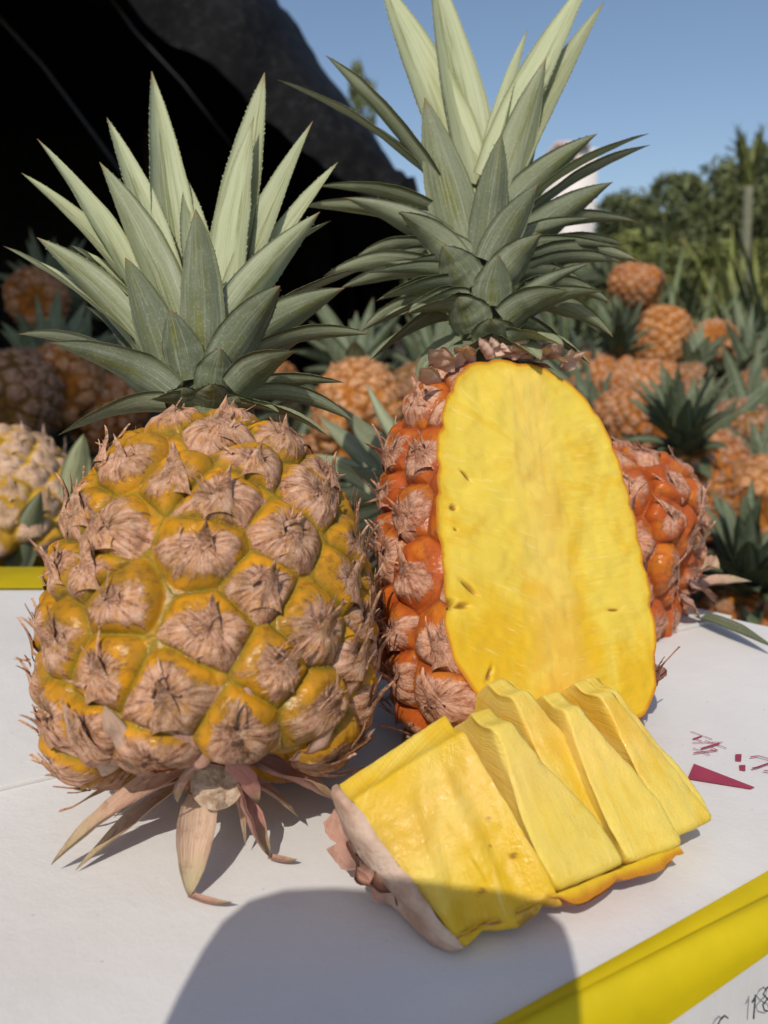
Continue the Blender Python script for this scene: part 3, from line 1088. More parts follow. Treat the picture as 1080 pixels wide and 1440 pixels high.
    for k, (b, tp, dy, zt, w, o_) in enumerate(bs):
        bas = at_y(*b, B_L[1] + dy)
        tip = at_z(*tp, zt)
        wid = 1.5 * w * depth_of(bas) / FPX
        kw = dict(seed=k + 70, teeth=False, fold=.30, nt=26, ns=8, wave=.14)
        kw.update(o_)
        Rv = np.array([0, 0, -1.0]) + .3 * np.array([0, -1, 0])
        v, f, A = leaf_geo(bas, tip, wid, np.array([(tip - bas)[0] * .2, -.2, 1.0]), unit([tip[0] - bas[0], tip[1] - bas[1], 0]), **kw)
        mesh_obj('bract', v, f, M_BRACT, t, {'lf': A}, None, True, M_L)
    # little curled tip of the centre bract and of the pink one
    for b, tp in (((266, 1258), (326, 1268)), ((378, 1204), (418, 1208))):
        v, f, A = leaf_geo(at_z(*b, .0025), at_z(*tp, .004), 10 * .24 / FPX, np.array([0, 0, 1.0]), np.array([1.0, 0, 0]), bend=-.35, tone=.4, nt=12, ns=5, teeth=False)
        mesh_obj('bract', v, f, M_BRACT, t, {'lf': A}, None, True, M_L)
    # skirt of broad papery bracts at the base of the fruit
    g = Geo()
    rng = np.random.default_rng(5)
    for k in range(13):
        th = k / 13 * 2 * math.pi + rng.normal(0, .08)
        c, s_ = math.cos(th), math.sin(th)
        R = np.array([c, s_, 0])
        up = rng.uniform(.004, .012)
        P0 = R * .033 + np.array([0, 0, -.0005])
        out = rng.uniform(.047, .052)
        P3 = R * out + np.array([-s_, c, 0]) * rng.normal(0, .006) + np.array([0, 0, rng.uniform(.008, .022)])
        v, f, A = leaf_geo(P0, P3, rng.uniform(.006, .010), np.array([0, 0, 1.0]), R, bend=-.40, tone=rng.uniform(.0, .5), nt=16, ns=9, teeth=False, fold=.16, wave=.30, seed=k + 90, blunt=.05)
        A[:, 0] *= .5
        g.add(v, f, 0, lf=A)
    mesh_obj_ = g.build('bract', [M_BRACT], t)
    return t


LEFT = build_left()

# ================================================================== hero fruit, right (cut)
AX_R = unit([-.030, .585, .80])
B_R = at_y(742, 1028, .246)
M_R = axis_matrix(B_R, AX_R)
PROF_R = [(0, .007), (.018, .005), (.029, .001), (.038, .003), (.0445, .012), (.0480, .028), (.0490, .050), (.0484, .074), (.0466, .094), (.0432, .112), (.0375, .126), (.028, .136), (.012, .140), (0, .141)]
CUT_N = np.array([math.sin(rad(24)), -math.cos(rad(24)), 0.0])
CUT_N /= np.linalg.norm(CUT_N)
CUT_D = .0235


def flesh_face(parent, co, no, loop, pits, name, mat):
    """flesh filling a cut: polar sheet inside the boundary loop (local coordinates)"""
    ez = np.array([0, 0, 1.0])
    q_ = unit(ez - no * np.dot(ez, no))
    p_ = np.cross(q_, no)
    c = co
    rel = loop - c
    pp, qq = rel @ p_, rel @ q_
    c0 = np.array([(pp.min() + pp.max()) / 2, (qq.min() + qq.max()) / 2])
    ang = np.arctan2(qq - c0[1], pp - c0[0])
    rr = np.hypot(pp - c0[0], qq - c0[1])
    o = np.argsort(ang)
    na, nr = 620, 150
    A = np.linspace(-math.pi, math.pi, na, endpoint=False)
    nb_ = 300
    bi = ((ang + math.pi) / (2 * math.pi) * nb_).astype(int) % nb_
    Rb = np.array([np.percentile(rr[bi == k], 40) if (bi == k).any() else np.nan for k in range(nb_)])
    ok = ~np.isnan(Rb)
    Ab = (np.arange(nb_) + .5) / nb_ * 2 * math.pi - math.pi
    Rb = np.interp(Ab, Ab[ok], Rb[ok], period=2 * math.pi)
    med = np.median(np.stack([np.roll(Rb, k) for k in range(-3, 4)]), 0)
    Rb = np.where(np.abs(Rb - med) > .0012, med, Rb)
    Rb = .5 * Rb + .25 * (np.roll(Rb, 1) + np.roll(Rb, -1)) + .0002
    R = np.interp(A, Ab, Rb, period=2 * math.pi)
    rho = np.linspace(0.0, 1, nr) ** .8 + 1e-4
    rho /= rho[-1]
    P = c0[0] + rho[:, None] * (R * np.cos(A))[None]
    Q = c0[1] + rho[:, None] * (R * np.sin(A))[None]
    rd = (1 - rho)[:, None] * R[None]
    # smaller true distance near the flanks is good enough
    pc = c0[0] + .003
    X = np.stack([P * 60, Q * 330 - np.abs(P - pc) * 120, 0 * P], -1)
    side = sstep(.006, .014, np.abs(P - pc))
    d = .00018 * fbm(X, 11, 3) * side + .00012 * fbm(np.stack([P * 300, Q * 40, 0 * P], -1), 12, 2) * (1 - side)
    d += .0006 * fbm(np.stack([P * 90, Q * 90, 0 * P], -1), 13, 3)
    d *= sstep(0, .004, rd)
    pit = np.zeros_like(P)
    for (a, b, ra, rb, rot, dep) in pits:
        cx, sx = math.cos(rot), math.sin(rot)
        u = ((P - a) * cx + (Q - b) * sx) / ra
        v = (-(P - a) * sx + (Q - b) * cx) / rb
        w = np.exp(-(u * u + v * v) ** 1.5)
        d -= dep * w
        pit = np.maximum(pit, sstep(.35, .9, w))
    # deep-yellow zones: right of the core, lower end, left flank near the rind
    q0, q1 = qq.min(), qq.max()
    h = (Q - q0) / (q1 - q0)
    dp = .13 * np.exp(-(((P - pc - .012) / .006) ** 2 + ((h - .48) / .16) ** 2)) + .20 * sstep(.36, .10, h) - .05 * sstep(.55, .8, h)
    dp -= .10
    dp += .10 * np.exp(-(((P - pc + .028) / .010) ** 2 + ((h - .25) / .1) ** 2))
    V = c + P[..., None] * p_ + Q[..., None] * q_ + no * d[..., None]
    qc = q1 - .045
    side_ = np.sign(P - pc)
    ap = np.abs(P - pc)
    along = np.where(Q < qc, ap, np.hypot(ap, Q - qc))
    across = np.where(Q < qc, Q - .3 * ap * sstep(0, .05, qc - Q), qc + np.arctan2(Q - qc, ap + 1e-6) * .030 - .3 * ap * 0)
    fib = np.stack([along, across, side_ * 3.0], -1)
    fl = np.stack([P - pc, Q, rd], -1)
    return mesh_obj(name, V.reshape(-1, 3), grid_faces(nr, na, wrap=True), mat, parent,
                    {'fl': fl.reshape(-1, 3), 'pit': pit.ravel(), 'dp': dp.ravel(), 'fib': fib.reshape(-1, 3)}), (p_, q_)


def build_right():
    t = thing('pineapple', 'pineapple sliced open to a tall yellow cut face, orange rind down its side', 'pineapple', M=M_R)
    fr = Fruit(PROF_R, 112, 8, amp=.0037, cell=.0106)
    co = CUT_N * CUT_D
    v, f, at = fr.mesh(760, 520, cut=(co, CUT_N))
    g = Geo()
    g.add(v, f, 0, **at)
    fr.flakes(g, keep=lambda p: np.dot(p[35] - co, CUT_N) < -.0005, lift=(.003, .0085), length=1.2, shreds=3)
    ob = g.build('rind', [M_RIND_R, M_RIND_R], t)
    bm = bmesh.new()
    bm.from_mesh(ob.data)
    bmesh.ops.bisect_plane(bm, geom=bm.verts[:] + bm.edges[:] + bm.faces[:], plane_co=Vector(co), plane_no=Vector(CUT_N), clear_outer=True, dist=1e-7)
    loop = np.array([v.co[:] for v in bm.verts if abs((np.array(v.co) - co) @ CUT_N) < 2e-6])
    bm.to_mesh(ob.data)
    bm.free()
    Minv = np.array(M_R.inverted())
    nw = np.array(M_R.to_3x3()) @ CUT_N
    cw = np.array(M_R)[:3, :3] @ co + np.array(M_R)[:3, 3]
    ez = np.array([0, 0, 1.0])
    q_ = unit(ez - CUT_N * np.dot(ez, CUT_N))
    p_ = np.cross(q_, CUT_N)

    def pq(px, py):
        w = at_plane(px, py, cw, nw)
        l = Minv[:3, :3] @ w + Minv[:3, 3] - co
        return float(l @ p_), float(l @ q_)
    pits = []
    for (x, y, ra, rb, ro, de) in ((634, 850, .0022, .0016, .2, .0035), (650, 852, .0030, .0010, .15, .0024), (660, 826, .0040, .0009, -.65, .0018), (655, 668, .0030, .0008, -.7, .0013), (638, 714, .0015, .0012, .3, .0014),
                                (688, 948, .0032, .0008, 1.1, .0013), (862, 858, .0030, .0007, .1, .0008), (640, 745, .0008, .0006, 0, .0008), (610, 815, .0018, .0022, .3, .0022)):
        pits.append((*pq(x, y), ra, rb, ro, de))
    loop = loop[np.linalg.norm(loop - co, axis=1) < .2]
    flesh_face(t, co, CUT_N, loop, pits, 'flesh', M_FLESH)
    top = B_R + AX_R * .134
    cr = core_cone(t, M_R, top, AX_R, .09, .016, M_LEAF)
    Ls = [
        ((655, 270), (535, -30), .075, .03, 82, dict(tone=.96, bend=.03, face=2.6)),
        ((672, 260), (606, -60), .075, .036, 66, dict(face=2.4, tone=.98, bend=.02)),
        ((612, 265), (458, 78), .06, .00, 54, dict(tone=.72, bend=.10)),
        ((595, 240), (390, 112), .06, .02, 34, dict(tone=.70, bend=.16)),
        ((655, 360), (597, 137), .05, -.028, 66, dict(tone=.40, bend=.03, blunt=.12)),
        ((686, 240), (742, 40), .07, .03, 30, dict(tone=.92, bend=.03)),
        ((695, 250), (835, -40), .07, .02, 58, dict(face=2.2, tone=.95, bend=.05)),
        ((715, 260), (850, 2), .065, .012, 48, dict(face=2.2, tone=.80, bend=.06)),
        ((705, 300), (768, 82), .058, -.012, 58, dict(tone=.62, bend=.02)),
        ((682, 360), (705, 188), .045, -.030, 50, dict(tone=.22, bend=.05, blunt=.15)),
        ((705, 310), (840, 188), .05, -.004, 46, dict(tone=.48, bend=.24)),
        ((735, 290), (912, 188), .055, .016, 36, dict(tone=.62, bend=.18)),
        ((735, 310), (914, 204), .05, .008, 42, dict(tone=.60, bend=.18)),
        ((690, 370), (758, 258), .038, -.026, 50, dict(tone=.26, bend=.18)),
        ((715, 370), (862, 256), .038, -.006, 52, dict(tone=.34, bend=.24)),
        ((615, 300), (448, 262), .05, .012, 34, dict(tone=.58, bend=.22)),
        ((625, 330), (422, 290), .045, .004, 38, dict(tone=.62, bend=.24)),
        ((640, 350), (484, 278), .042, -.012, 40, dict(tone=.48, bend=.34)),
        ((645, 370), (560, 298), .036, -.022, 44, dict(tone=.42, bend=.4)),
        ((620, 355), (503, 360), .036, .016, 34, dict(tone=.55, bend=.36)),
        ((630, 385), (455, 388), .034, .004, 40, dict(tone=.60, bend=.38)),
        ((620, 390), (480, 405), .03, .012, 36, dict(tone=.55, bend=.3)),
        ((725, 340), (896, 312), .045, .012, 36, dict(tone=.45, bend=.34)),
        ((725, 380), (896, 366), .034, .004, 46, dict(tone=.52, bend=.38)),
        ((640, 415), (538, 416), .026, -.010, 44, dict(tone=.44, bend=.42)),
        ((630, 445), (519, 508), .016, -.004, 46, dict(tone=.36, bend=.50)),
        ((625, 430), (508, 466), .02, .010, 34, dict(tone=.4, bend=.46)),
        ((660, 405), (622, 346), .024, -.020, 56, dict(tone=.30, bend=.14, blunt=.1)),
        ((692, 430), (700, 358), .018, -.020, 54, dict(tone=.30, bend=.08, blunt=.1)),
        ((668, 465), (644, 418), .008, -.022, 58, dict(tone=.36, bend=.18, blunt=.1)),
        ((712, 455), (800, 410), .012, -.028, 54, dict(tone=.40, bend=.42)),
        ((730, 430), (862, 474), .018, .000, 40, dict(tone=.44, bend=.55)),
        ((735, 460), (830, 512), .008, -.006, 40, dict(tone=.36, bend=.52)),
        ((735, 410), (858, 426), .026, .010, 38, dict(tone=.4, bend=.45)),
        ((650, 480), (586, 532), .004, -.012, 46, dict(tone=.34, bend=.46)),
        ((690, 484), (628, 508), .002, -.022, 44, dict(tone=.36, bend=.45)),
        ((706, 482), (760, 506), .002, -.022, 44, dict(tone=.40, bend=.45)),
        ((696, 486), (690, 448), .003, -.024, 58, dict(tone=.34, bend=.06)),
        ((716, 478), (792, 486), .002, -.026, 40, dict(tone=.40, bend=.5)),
        ((660, 440), (575, 440), .014, -.026, 50, dict(tone=.38, bend=.4)),
        ((735, 360), (880, 345), .04, .02, 34, dict(tone=.3, bend=.34)),
        ((700, 400), (760, 330), .03, -.024, 50, dict(tone=.3, bend=.3)),
    ]
    rl = random.Random(31)
    for k in range(22):                      # the crowded lower whorls of narrow leaves
        sg = -1 if k % 2 else 1
        by = rl.uniform(350, 470)
        bx = 690 + sg * rl.uniform(15, 45) + (by - 400) * .05
        ln = rl.uniform(90, 165) * (1.1 - (by - 350) / 300)
        Ls.append(((bx, by), (bx + sg * ln, by - ln * rl.uniform(-.35, .55) - 10), max(0, (475 - by) / 2600), rl.uniform(-.018, .022), rl.uniform(26, 40), dict(tone=rl.uniform(.22, .55), bend=rl.uniform(.3, .5))))
    for k, sp in enumerate(Ls):
        hero_leaf(cr, M_R, AX_R, top, sp, seed=k + 201)
    # curled dry bracts between flesh and crown
    rng = np.random.default_rng(21)
    spots = [((700, 500), (690, 474)), ((735, 496), (735, 468)), ((765, 498), (800, 510)), ((645, 515), (608, 492)), ((662, 505), (640, 488)), ((775, 505), (790, 478)), ((610, 540), (590, 518)), ((720, 498), (760, 480)), ((752, 500), (778, 490))]
    for k in range(12):
        x0_ = rng.uniform(610, 800)
        y0_ = 502 + abs(x0_ - 715) ** 2 / 420
        spots.append(((x0_, y0_), (x0_ + (x0_ - 715) * .25 + rng.normal(0, 10), y0_ - rng.uniform(14, 30))))
    for k, (b, tp) in enumerate(spots):
        bas = at_plane(*b, cw - nw * .003, nw)
        tip = at_plane(*tp, cw + nw * (.002 if 660 < tp[0] < 770 else .007), nw)
        v, f, A = leaf_geo(bas, tip, rng.uniform(.005, .009), AX_R, -np.array([.2, 1, 0]) + np.array([(tp[0] - 700) / 90, 0, 0]), bend=.12, tone=rng.uniform(.0, .3), nt=14, ns=7, teeth=False, wave=.3, fold=.06, seed=k + 300)
        A[:, 0] *= .40
        mesh_obj('bract', v, f, M_BRACT_PALE, t, {'lf': A}, None, True, M_R)
    # base bracts peeping out under the rind
    for k, (b, tp, z) in enumerate((((600, 1010), (566, 1050), .004), ((630, 1020), (570, 1040), .010), ((590, 985), (556, 1020), .010), ((915, 960), (924, 935), .02))):
        bas = at_y(*b, B_R[1] + .02)
        tip = at_z(*tp, z)
        v, f, A = leaf_geo(bas, tip, .010, np.array([0, 0, 1.0]), unit([tip[0] - bas[0], tip[1] - bas[1], 0]), bend=.2, tone=.8, nt=14, ns=7, teeth=False, wave=.2, seed=k + 330)
        mesh_obj('bract', v, f, M_BRACT, t, {'lf': A}, None, True, M_R)
    return t


RIGHT = build_right()

# ================================================================== wedge and slices
BA = np.array([math.cos(rad(27)), math.sin(rad(27)), 0])
BF = np.array([math.sin(rad(27)), -math.cos(rad(27)), 0])
BO = np.array([.0202, .198, 0])
SHEAR = .20


def boat(s, f, z):
    return BO + np.multiply.outer(s, BA) + np.multiply.outer(f, BF) + np.multiply.outer(z, np.array([0, 0, 1.0]))


def chunk(s0, s1, r0, r1, b1, b2, zc, R=None, ns=22, seed=0, caps=True, off=(0, 0, 0), rot=0.0, amp=.0010, shear=SHEAR, nf=34, na=22, taper=0.0, rounds=1, scal=0.0):
    """wedge chunk between stations s0..s1 of the boat; returns verts, faces, fl attribute"""
    k1 = np.linspace(r0, r1, nf)
    k2 = np.linspace(r1, r0, nf)
    ba = np.linspace(b1, b2, na + 2)[1:-1]
    rr = np.concatenate([k1, np.full(na, r1), k2, np.full(5, r0)])
    bb = np.concatenate([np.full(nf, b1), ba, np.full(nf, b2), np.linspace(b2, b1, 7)[1:-1]])
    f0, z0 = rr * np.sin(bb), -rr * np.cos(bb)
    for _ in range(rounds):
        f0 = .5 * f0 + .25 * (np.roll(f0, 1) + np.roll(f0, -1))
        z0 = .5 * z0 + .25 * (np.roll(z0, 1) + np.roll(z0, -1))
    m = len(f0)
    S = s0 + (s1 - s0) * (.5 - .5 * np.cos(np.linspace(0, 1, ns) * math.pi)) if ns > 8 else np.linspace(s0, s1, ns)
    F = np.tile(f0, (ns, 1))
    Z = np.tile(z0, (ns, 1))
    if R is not None:
        k = R(S)[:, None]
        F, Z = F * k, Z * k
    else:
        e = np.minimum(S - S[0], S[-1] - S)
        k = (1 - .035 * np.exp(-e / .0006))[:, None]
        cf, cz = f0.mean(), z0.mean()
        F, Z = cf + (F - cf) * k, cz + (Z - cz) * k
    if scal:
        tq = np.sqrt(F * F + Z * Z) / r1
        sc0 = np.abs(np.sin(S * 160 + .9)) ** .75 - .62 + .25 * vnoise(np.stack([S * 120, 0 * S, 0 * S + seed], -1), 3)
        kk = 1 + scal * sc0[:, None] * sstep(.72, 1, tq)
        F, Z = F * kk, Z * kk
    t = np.sqrt(F * F + Z * Z)
    SS = S[:, None] + (shear + .20 * np.clip(-S / .034, 0, 1.2))[:, None] * (t - r0)
    if taper:
        sc_ = (s0 + s1) / 2
        tn = np.clip((t - r0) / (r1 - r0), 0, 1)
        SS = SS + (S[:, None] - sc_) * (taper * (sstep(0, .75, tn) - 1) + .10 * tn)
    SS = SS + .0007 * fbm(np.stack([t * 70, F * 30, np.sign(S[:, None] - S.mean()) * 2 + 0 * t + seed], -1), seed + 9, 3)
    zcs = (zc(S) if callable(zc) else np.full(ns, zc))[:, None]
    P = boat(SS, F, Z + zcs)
    # end caps: concentric rings towards the centroid
    V, fc = [P.reshape(-1, 3)], [grid_faces(ns, m, wrap=True)]
    T = [np.stack([SS, t, 0 * t], -1).reshape(-1, 3)]
    cnt = ns * m
    if caps:
        for end, flip in ((0, False), (-1, True)):
            ring0 = P[end]
            c = ring0.mean(0)
            rel0 = ring0 - c
            ba_ = rel0 @ BA
            bs_ = ba_.copy()
            for _ in range(60):
                bs_ = .5 * bs_ + .25 * (np.roll(bs_, 1) + np.roll(bs_, -1))
            rels = rel0 + (bs_ - ba_)[:, None] * BA
            rings = [ring0] + [c + rels * q for q in (.975, .88, .74, .57, .38, .2, .02)]
            rg = np.stack(rings[1:])
            V.append(rg.reshape(-1, 3))
            tt = [np.stack([SS[end] + 0 * q, t[end] * 1.0, 0 * t[end]], -1) for q in range(len(rings) - 1)]
            tc = T[0].reshape(ns, m, 3)[end].mean(0)
            tt = [tc + (T[0].reshape(ns, m, 3)[end] - tc) * q for q in (.975, .88, .74, .57, .38, .2, .02)]
            T.append(np.concatenate(tt))
            idx = np.concatenate([(np.arange(m) + (0 if end == 0 else (ns - 1) * m))[None], cnt + np.arange((len(rings) - 1) * m).reshape(-1, m)])
            a = idx[:-1]
            b = idx[1:]
            q = np.stack([a, np.roll(a, -1, 1), np.roll(b, -1, 1), b], -1).reshape(-1, 4)
            fc.append(q[:, ::-1] if not flip else q)
            cnt += (len(rings) - 1) * m
    V = np.concatenate(V)
    T = np.concatenate(T)
    f = np.concatenate(fc)
    # bumps along the fibres (which run core -> rind)
    c = V.mean(0)
    dirn = V - c
    dirn /= np.linalg.norm(dirn, axis=1, keepdims=True) + 1e-9
    q = np.stack([T[:, 0] * 330 + seed * 3, T[:, 1] * 55, V[:, 2] * 30 + seed], -1)
    faces_ = sstep(.004, .010, T[:, 1] - r0)
    q2 = np.stack([T[:, 0] * 680 + seed * 3, T[:, 1] * 85, V[:, 2] * 20 + seed], -1)
    d = amp * .16 * fbm(q, seed, 3) * faces_ + amp * .16 * fbm(q2, seed + 7, 2) * faces_ + amp * .5 * fbm(V * 90 + seed * 5, seed + 2, 3) + amp * .16 * fbm(V * 520, seed + 4, 2)
    nrm = dirn * .6 + BF * .5 + np.array([0, 0, .4])
    V = V + nrm * d[:, None]
    V[:, 2] = np.where(V[:, 2] < .003, .003 - .0024 * (1 - np.exp(-(.003 - np.minimum(V[:, 2], .003)) / .0024)), V[:, 2])
    if rot:
        cr_, sr_ = math.cos(rot), math.sin(rot)
        q = V - c
        V = c + np.stack([q[:, 0] * cr_ - q[:, 1] * sr_, q[:, 0] * sr_ + q[:, 1] * cr_, q[:, 2]], 1)
    V = V + BA * off[0] + BF * off[1] + np.array([0, 0, off[2]])
    global FIB
    beta = np.arctan2((V - BO) @ BF - off[1], .0512 + off[2] - V[:, 2])
    FIB = np.stack([T[:, 1], T[:, 0] + .030 * beta, np.full(len(T), seed * 2.7)], -1)
    fl = np.stack([T[:, 1] - .02, T[:, 0] * 1.0 + seed * .31, np.clip(.0535 - T[:, 1], 0, 1) * .8 + .0010], -1)
    return V, f, fl


ZC = lambda S: .0510 + np.clip(S, -1, 0) * .40
RS = lambda S: np.clip((.0570 + np.clip(S, -1, 0) * .30) / .0570, .1, 1)
B1, B2 = rad(44), rad(-44)
SEND = -.034                                  # base end of the wedge


def build_wedge():
    t = thing('pineapple_wedge', 'pineapple wedge lying on its rind at the front, papery base end on its left', 'pineapple wedge', boat(-.02, 0, 0))
    M = Matrix.Translation(boat(-.02, 0, 0))
    V, f, fl = chunk(SEND, -.0006, .007, .0562, B1, B2, ZC, RS, ns=60, seed=1, amp=.0011, nf=70, scal=.055)
    und = .0010 * np.sin((fl[:, 1] - .31) * 520 - fl[:, 0] * 60) * sstep(.006, .02, fl[:, 0] + .02) * sstep(.058, .045, fl[:, 0] + .02)
    V = V + (BF * .75 + np.array([0, 0, .6])) * (und * sstep(.0, .010, (V - boat(0, .004, 0)) @ BF))[:, None]
    fl[:, 2] = np.clip(.0565 - (fl[:, 0] + .02), 0, 1) * .55 + .0001
    dp = .22 * np.exp(-((V - at_z(545, 1110, .035)) ** 2).sum(1) / .010 ** 2)
    dp = dp + .16 * sstep(.03, .045, fl[:, 0] + .02)
    pit = np.zeros(len(V))
    for (ps, pt, pr_, st) in ((-.0125, .0515, .0034, .95), (-.001, .0528, .0030, .9), (.006, .0535, .0024, .8), (-.019, .0475, .0022, .7), (-.0035, .0345, .0007, 1), (.0015, .0395, .0009, 1), (-.009, .0405, .0008, .9), (-.0015, .0290, .0006, .8)):
        dd = np.hypot((fl[:, 1] - .31 - ps) * .8, fl[:, 0] + .02 - pt)
        dd = dd * (1 + .35 * vnoise(V * 700, 5))
        pit = np.maximum(pit, st * sstep(pr_, pr_ * .45, dd) * (V @ BF > (boat(0, .008, 0) @ BF)))
    mesh_obj('flesh', V, f, M_SLICE, t, {'fl': fl, 'pit': pit, 'dp': dp, 'fib': FIB}, M=M)
    # long shell of outer flesh and rind beneath
    g = Geo()
    S = np.linspace(SEND - .0005, .041, 110)
    ang = np.linspace(B1 + .02, B2 - .02, 70)
    SS, AA = np.meshgrid(S, ang, indexing='ij')
    R0 = RS(SS)
    inner, outer = .0528 * R0, (.0562 - .0022 * sstep(.002, -.002, SS)) * R0
    q = np.stack([SS * 95, AA * 4.2, 0 * SS], -1)
    bump = .0012 * fbm(q, 4, 2)
    edge = np.abs(np.abs(AA) - max(abs(B1), abs(B2))) < .2
    scal = np.abs(np.sin(SS * 150 + .6)) ** .7 - .6
    outer = outer + bump * 1.2 + .0020 * scal * sstep(.45, .75, AA)
    zc = ZC(SS)
    endtaper = sstep(.041, .034, SS + .004 * fbm(np.stack([AA * 5, 0 * AA, 0 * AA], -1), 6, 2))
    outer2 = inner + (outer - inner) * (.25 + .75 * endtaper)

    def pos(r):
        s_ = SS + (SHEAR + .20 * np.clip(-SS / .034, 0, 1.2)) * (r - .007)
        zz = zc - r * np.cos(AA)
        zz = np.where(zz < .003, .003 - .0026 * (1 - np.exp(-(.003 - np.minimum(zz, .003)) / .0026)), zz)
        return BO + s_[..., None] * BA + (r * np.sin(AA))[..., None] * BF + zz[..., None] * np.array([0, 0, 1.0])
    Pi, Po = pos(inner), pos(outer2)
    n, m = SS.shape
    U = (((SS * 40) % 1) - .5) * 1.6
    Vv = (((AA * 2.4 + np.floor(SS * 40) * .5) % 1) - .5) * 1.6
    rc = np.floor(SS * 40) * .37 + np.floor(AA * 2.4 + np.floor(SS * 40) * .5) * .21
    cell = np.stack([U, Vv, rc % 1], -1).reshape(-1, 3)
    ed = np.clip(.8 - np.hypot(U, Vv), 0, 1).ravel()
    pm = np.clip(.35 + 1.1 * sstep(-.020, -.034, SS) + .5 * vnoise(np.stack([SS * 60, AA * 3, 0 * AA], -1), 8), 0, 1).ravel()
    g.add(Po, grid_faces(n, m), 0, cell=cell, ed=ed, pm=pm, fl=np.zeros((n * m, 3)), pit=np.zeros(n * m), dp=np.zeros(n * m))
    # cut rims of the shell (flesh coloured) on both long sides and the far end
    fi = np.stack([inner - .02, SS, np.full_like(SS, .0022)], -1)
    fo = np.stack([outer2 - .02, SS, np.zeros_like(SS)], -1)
    for ij in ((slice(None), 0), (slice(None), -1), (-1, slice(None))):
        a, b = Pi[ij], Po[ij]
        k = np.linspace(0, 1, 6)[None, :, None]
        E = a[:, None] * (1 - k) + b[:, None] * k
        Fl = fi[ij][:, None] * (1 - k) + fo[ij][:, None] * k
        N_ = E.shape[0] * 6
        E = E + .0006 * fbm(E * 200, 9, 2)[..., None] * BF
        g.add(E, grid_faces(E.shape[0], 6), 1, fl=Fl.reshape(-1, 3), pit=np.zeros(N_), dp=np.full(N_, .25))
    g.add(Pi, grid_faces(n, m)[:, ::-1], 1, fl=fi.reshape(-1, 3), pit=np.zeros(n * m), dp=np.full(n * m, .2))
    g.build('rind', [M_RIND_R, M_SLICE], t, M)
    # papery end where the fruit's base was
    g = Geo()
    na = 44
    loop_r = np.concatenate([np.linspace(.006, .0565, 16), np.full(na, .0570), np.linspace(.0565, .006, 16)])
    loop_b = np.concatenate([np.full(16, B1 + .03), np.linspace(B1 + .03, B2 - .03, na), np.full(16, B2 - .03)])
    rings = []
    for k, (s_, sc) in enumerate(((-.0339, 1.004), (-.0346, 1.004), (-.0356, .985), (-.0366, .92), (-.0374, .74), (-.0378, .45), (-.0376, .1))):
        rr = loop_r * float(RS(np.array([-.034]))[0])
        f_, z_ = rr * np.sin(loop_b), -rr * np.cos(loop_b)
        cz = -.026
        f_, z_ = f_ * sc, cz + (z_ - cz) * sc
        P = boat(np.full(len(f_), s_) + (SHEAR + .20) * (np.hypot(f_, z_) - .007), f_, np.maximum(z_ + float(ZC(np.array([-.034]))[0]), .001 + .002 * (1 - sc)))
        P = P + .0008 * fbm(P * 230, 31, 3)[:, None] * (-BA + BF * .5)
        rings.append(P)
    P = np.stack(rings)
    nn = P.shape[0] * P.shape[1]
    q = (P.reshape(-1, 3) - boat(-.05, .01, .02)) / .012
    g.add(P, grid_faces(P.shape[0], P.shape[1], wrap=True)[:, ::-1], 0, cell=np.stack([q[:, 0], q[:, 2], np.full(nn, .4)], -1), ed=np.full(nn, .5), pm=np.full(nn, .9))
    # ragged papery scraps hanging at that end
    g.build('base_end', [M_ENDPAPER], t, M)
    for k, (b, tp, z, w) in enumerate((((466, 1145), (508, 1240), .004, .006), ((520, 1215), (580, 1284), .003, .009), ((480, 1185), (540, 1255), .005, .008))):
        bas = at_z(*b, z + .012)
        tip = at_z(*tp, z)
        v, f, A = leaf_geo(bas, tip, w, np.array([0, 0, 1.0]), unit([-.6, -.5, 0]), bend=-.3 if k else .25, tone=.5, nt=16, ns=8, teeth=False, wave=.3, seed=k + 400)
        A[:, 0] *= .8
        mesh_obj('bract', v, f, M_BRACT, t, {'lf': A}, M=M)
    return t


WEDGE = build_wedge()
SL = [
    # s0, s1 , offset(along, front, up), turn, label
    (.0000, .0200, (0, .0025, .0), .02, 'pineapple slice next to the base chunk of the wedge, lying flush with it'),
    (.0140, .0300, (0, -.0070, .0030), .10, 'narrow pineapple slice pushed back and upward behind its two neighbours'),
    (.0265, .0445, (.0, .0030, -.0004), -.05, 'broad pineapple slice with a seed pit in the middle of the wedge'),
    (.0415, .0555, (.0, .0010, .0005), .06, 'pineapple slice between the pitted slice and the outermost one'),
    (.0530, .0655, (.0, -.0060, -.0035), -.05, 'outermost pineapple slice beside the red lettering'),
]
for k, (a, b, off, ro, lab) in enumerate(SL):
    V, f, fl = chunk(a, b, .007, .0512, B1, B2, lambda S: np.full(len(S), .0512), ns=20, seed=k + 3, off=off, rot=ro, amp=.0011, taper=.66, rounds=2)
    dp = -.10 + .17 * fbm(V * 75, k, 3)
    c0 = V.mean(0)
    c0[2] = V[:, 2].min()
    o = mesh_obj('pineapple_slice', V - c0, f, M_SLICE, None, {'fl': fl, 'pit': np.zeros(len(V)), 'dp': dp, 'fib': FIB})
    o.location = c0
    tag(o, lab, 'pineapple slice', 'slices cut from the wedge')

# ================================================================== other fruit
PROF_B = [(0, .004), (.025, .001), (.038, .002), (.047, .010), (.053, .026), (.054, .05), (.051, .075), (.044, .1), (.034, .116), (.018, .124), (0, .126)]


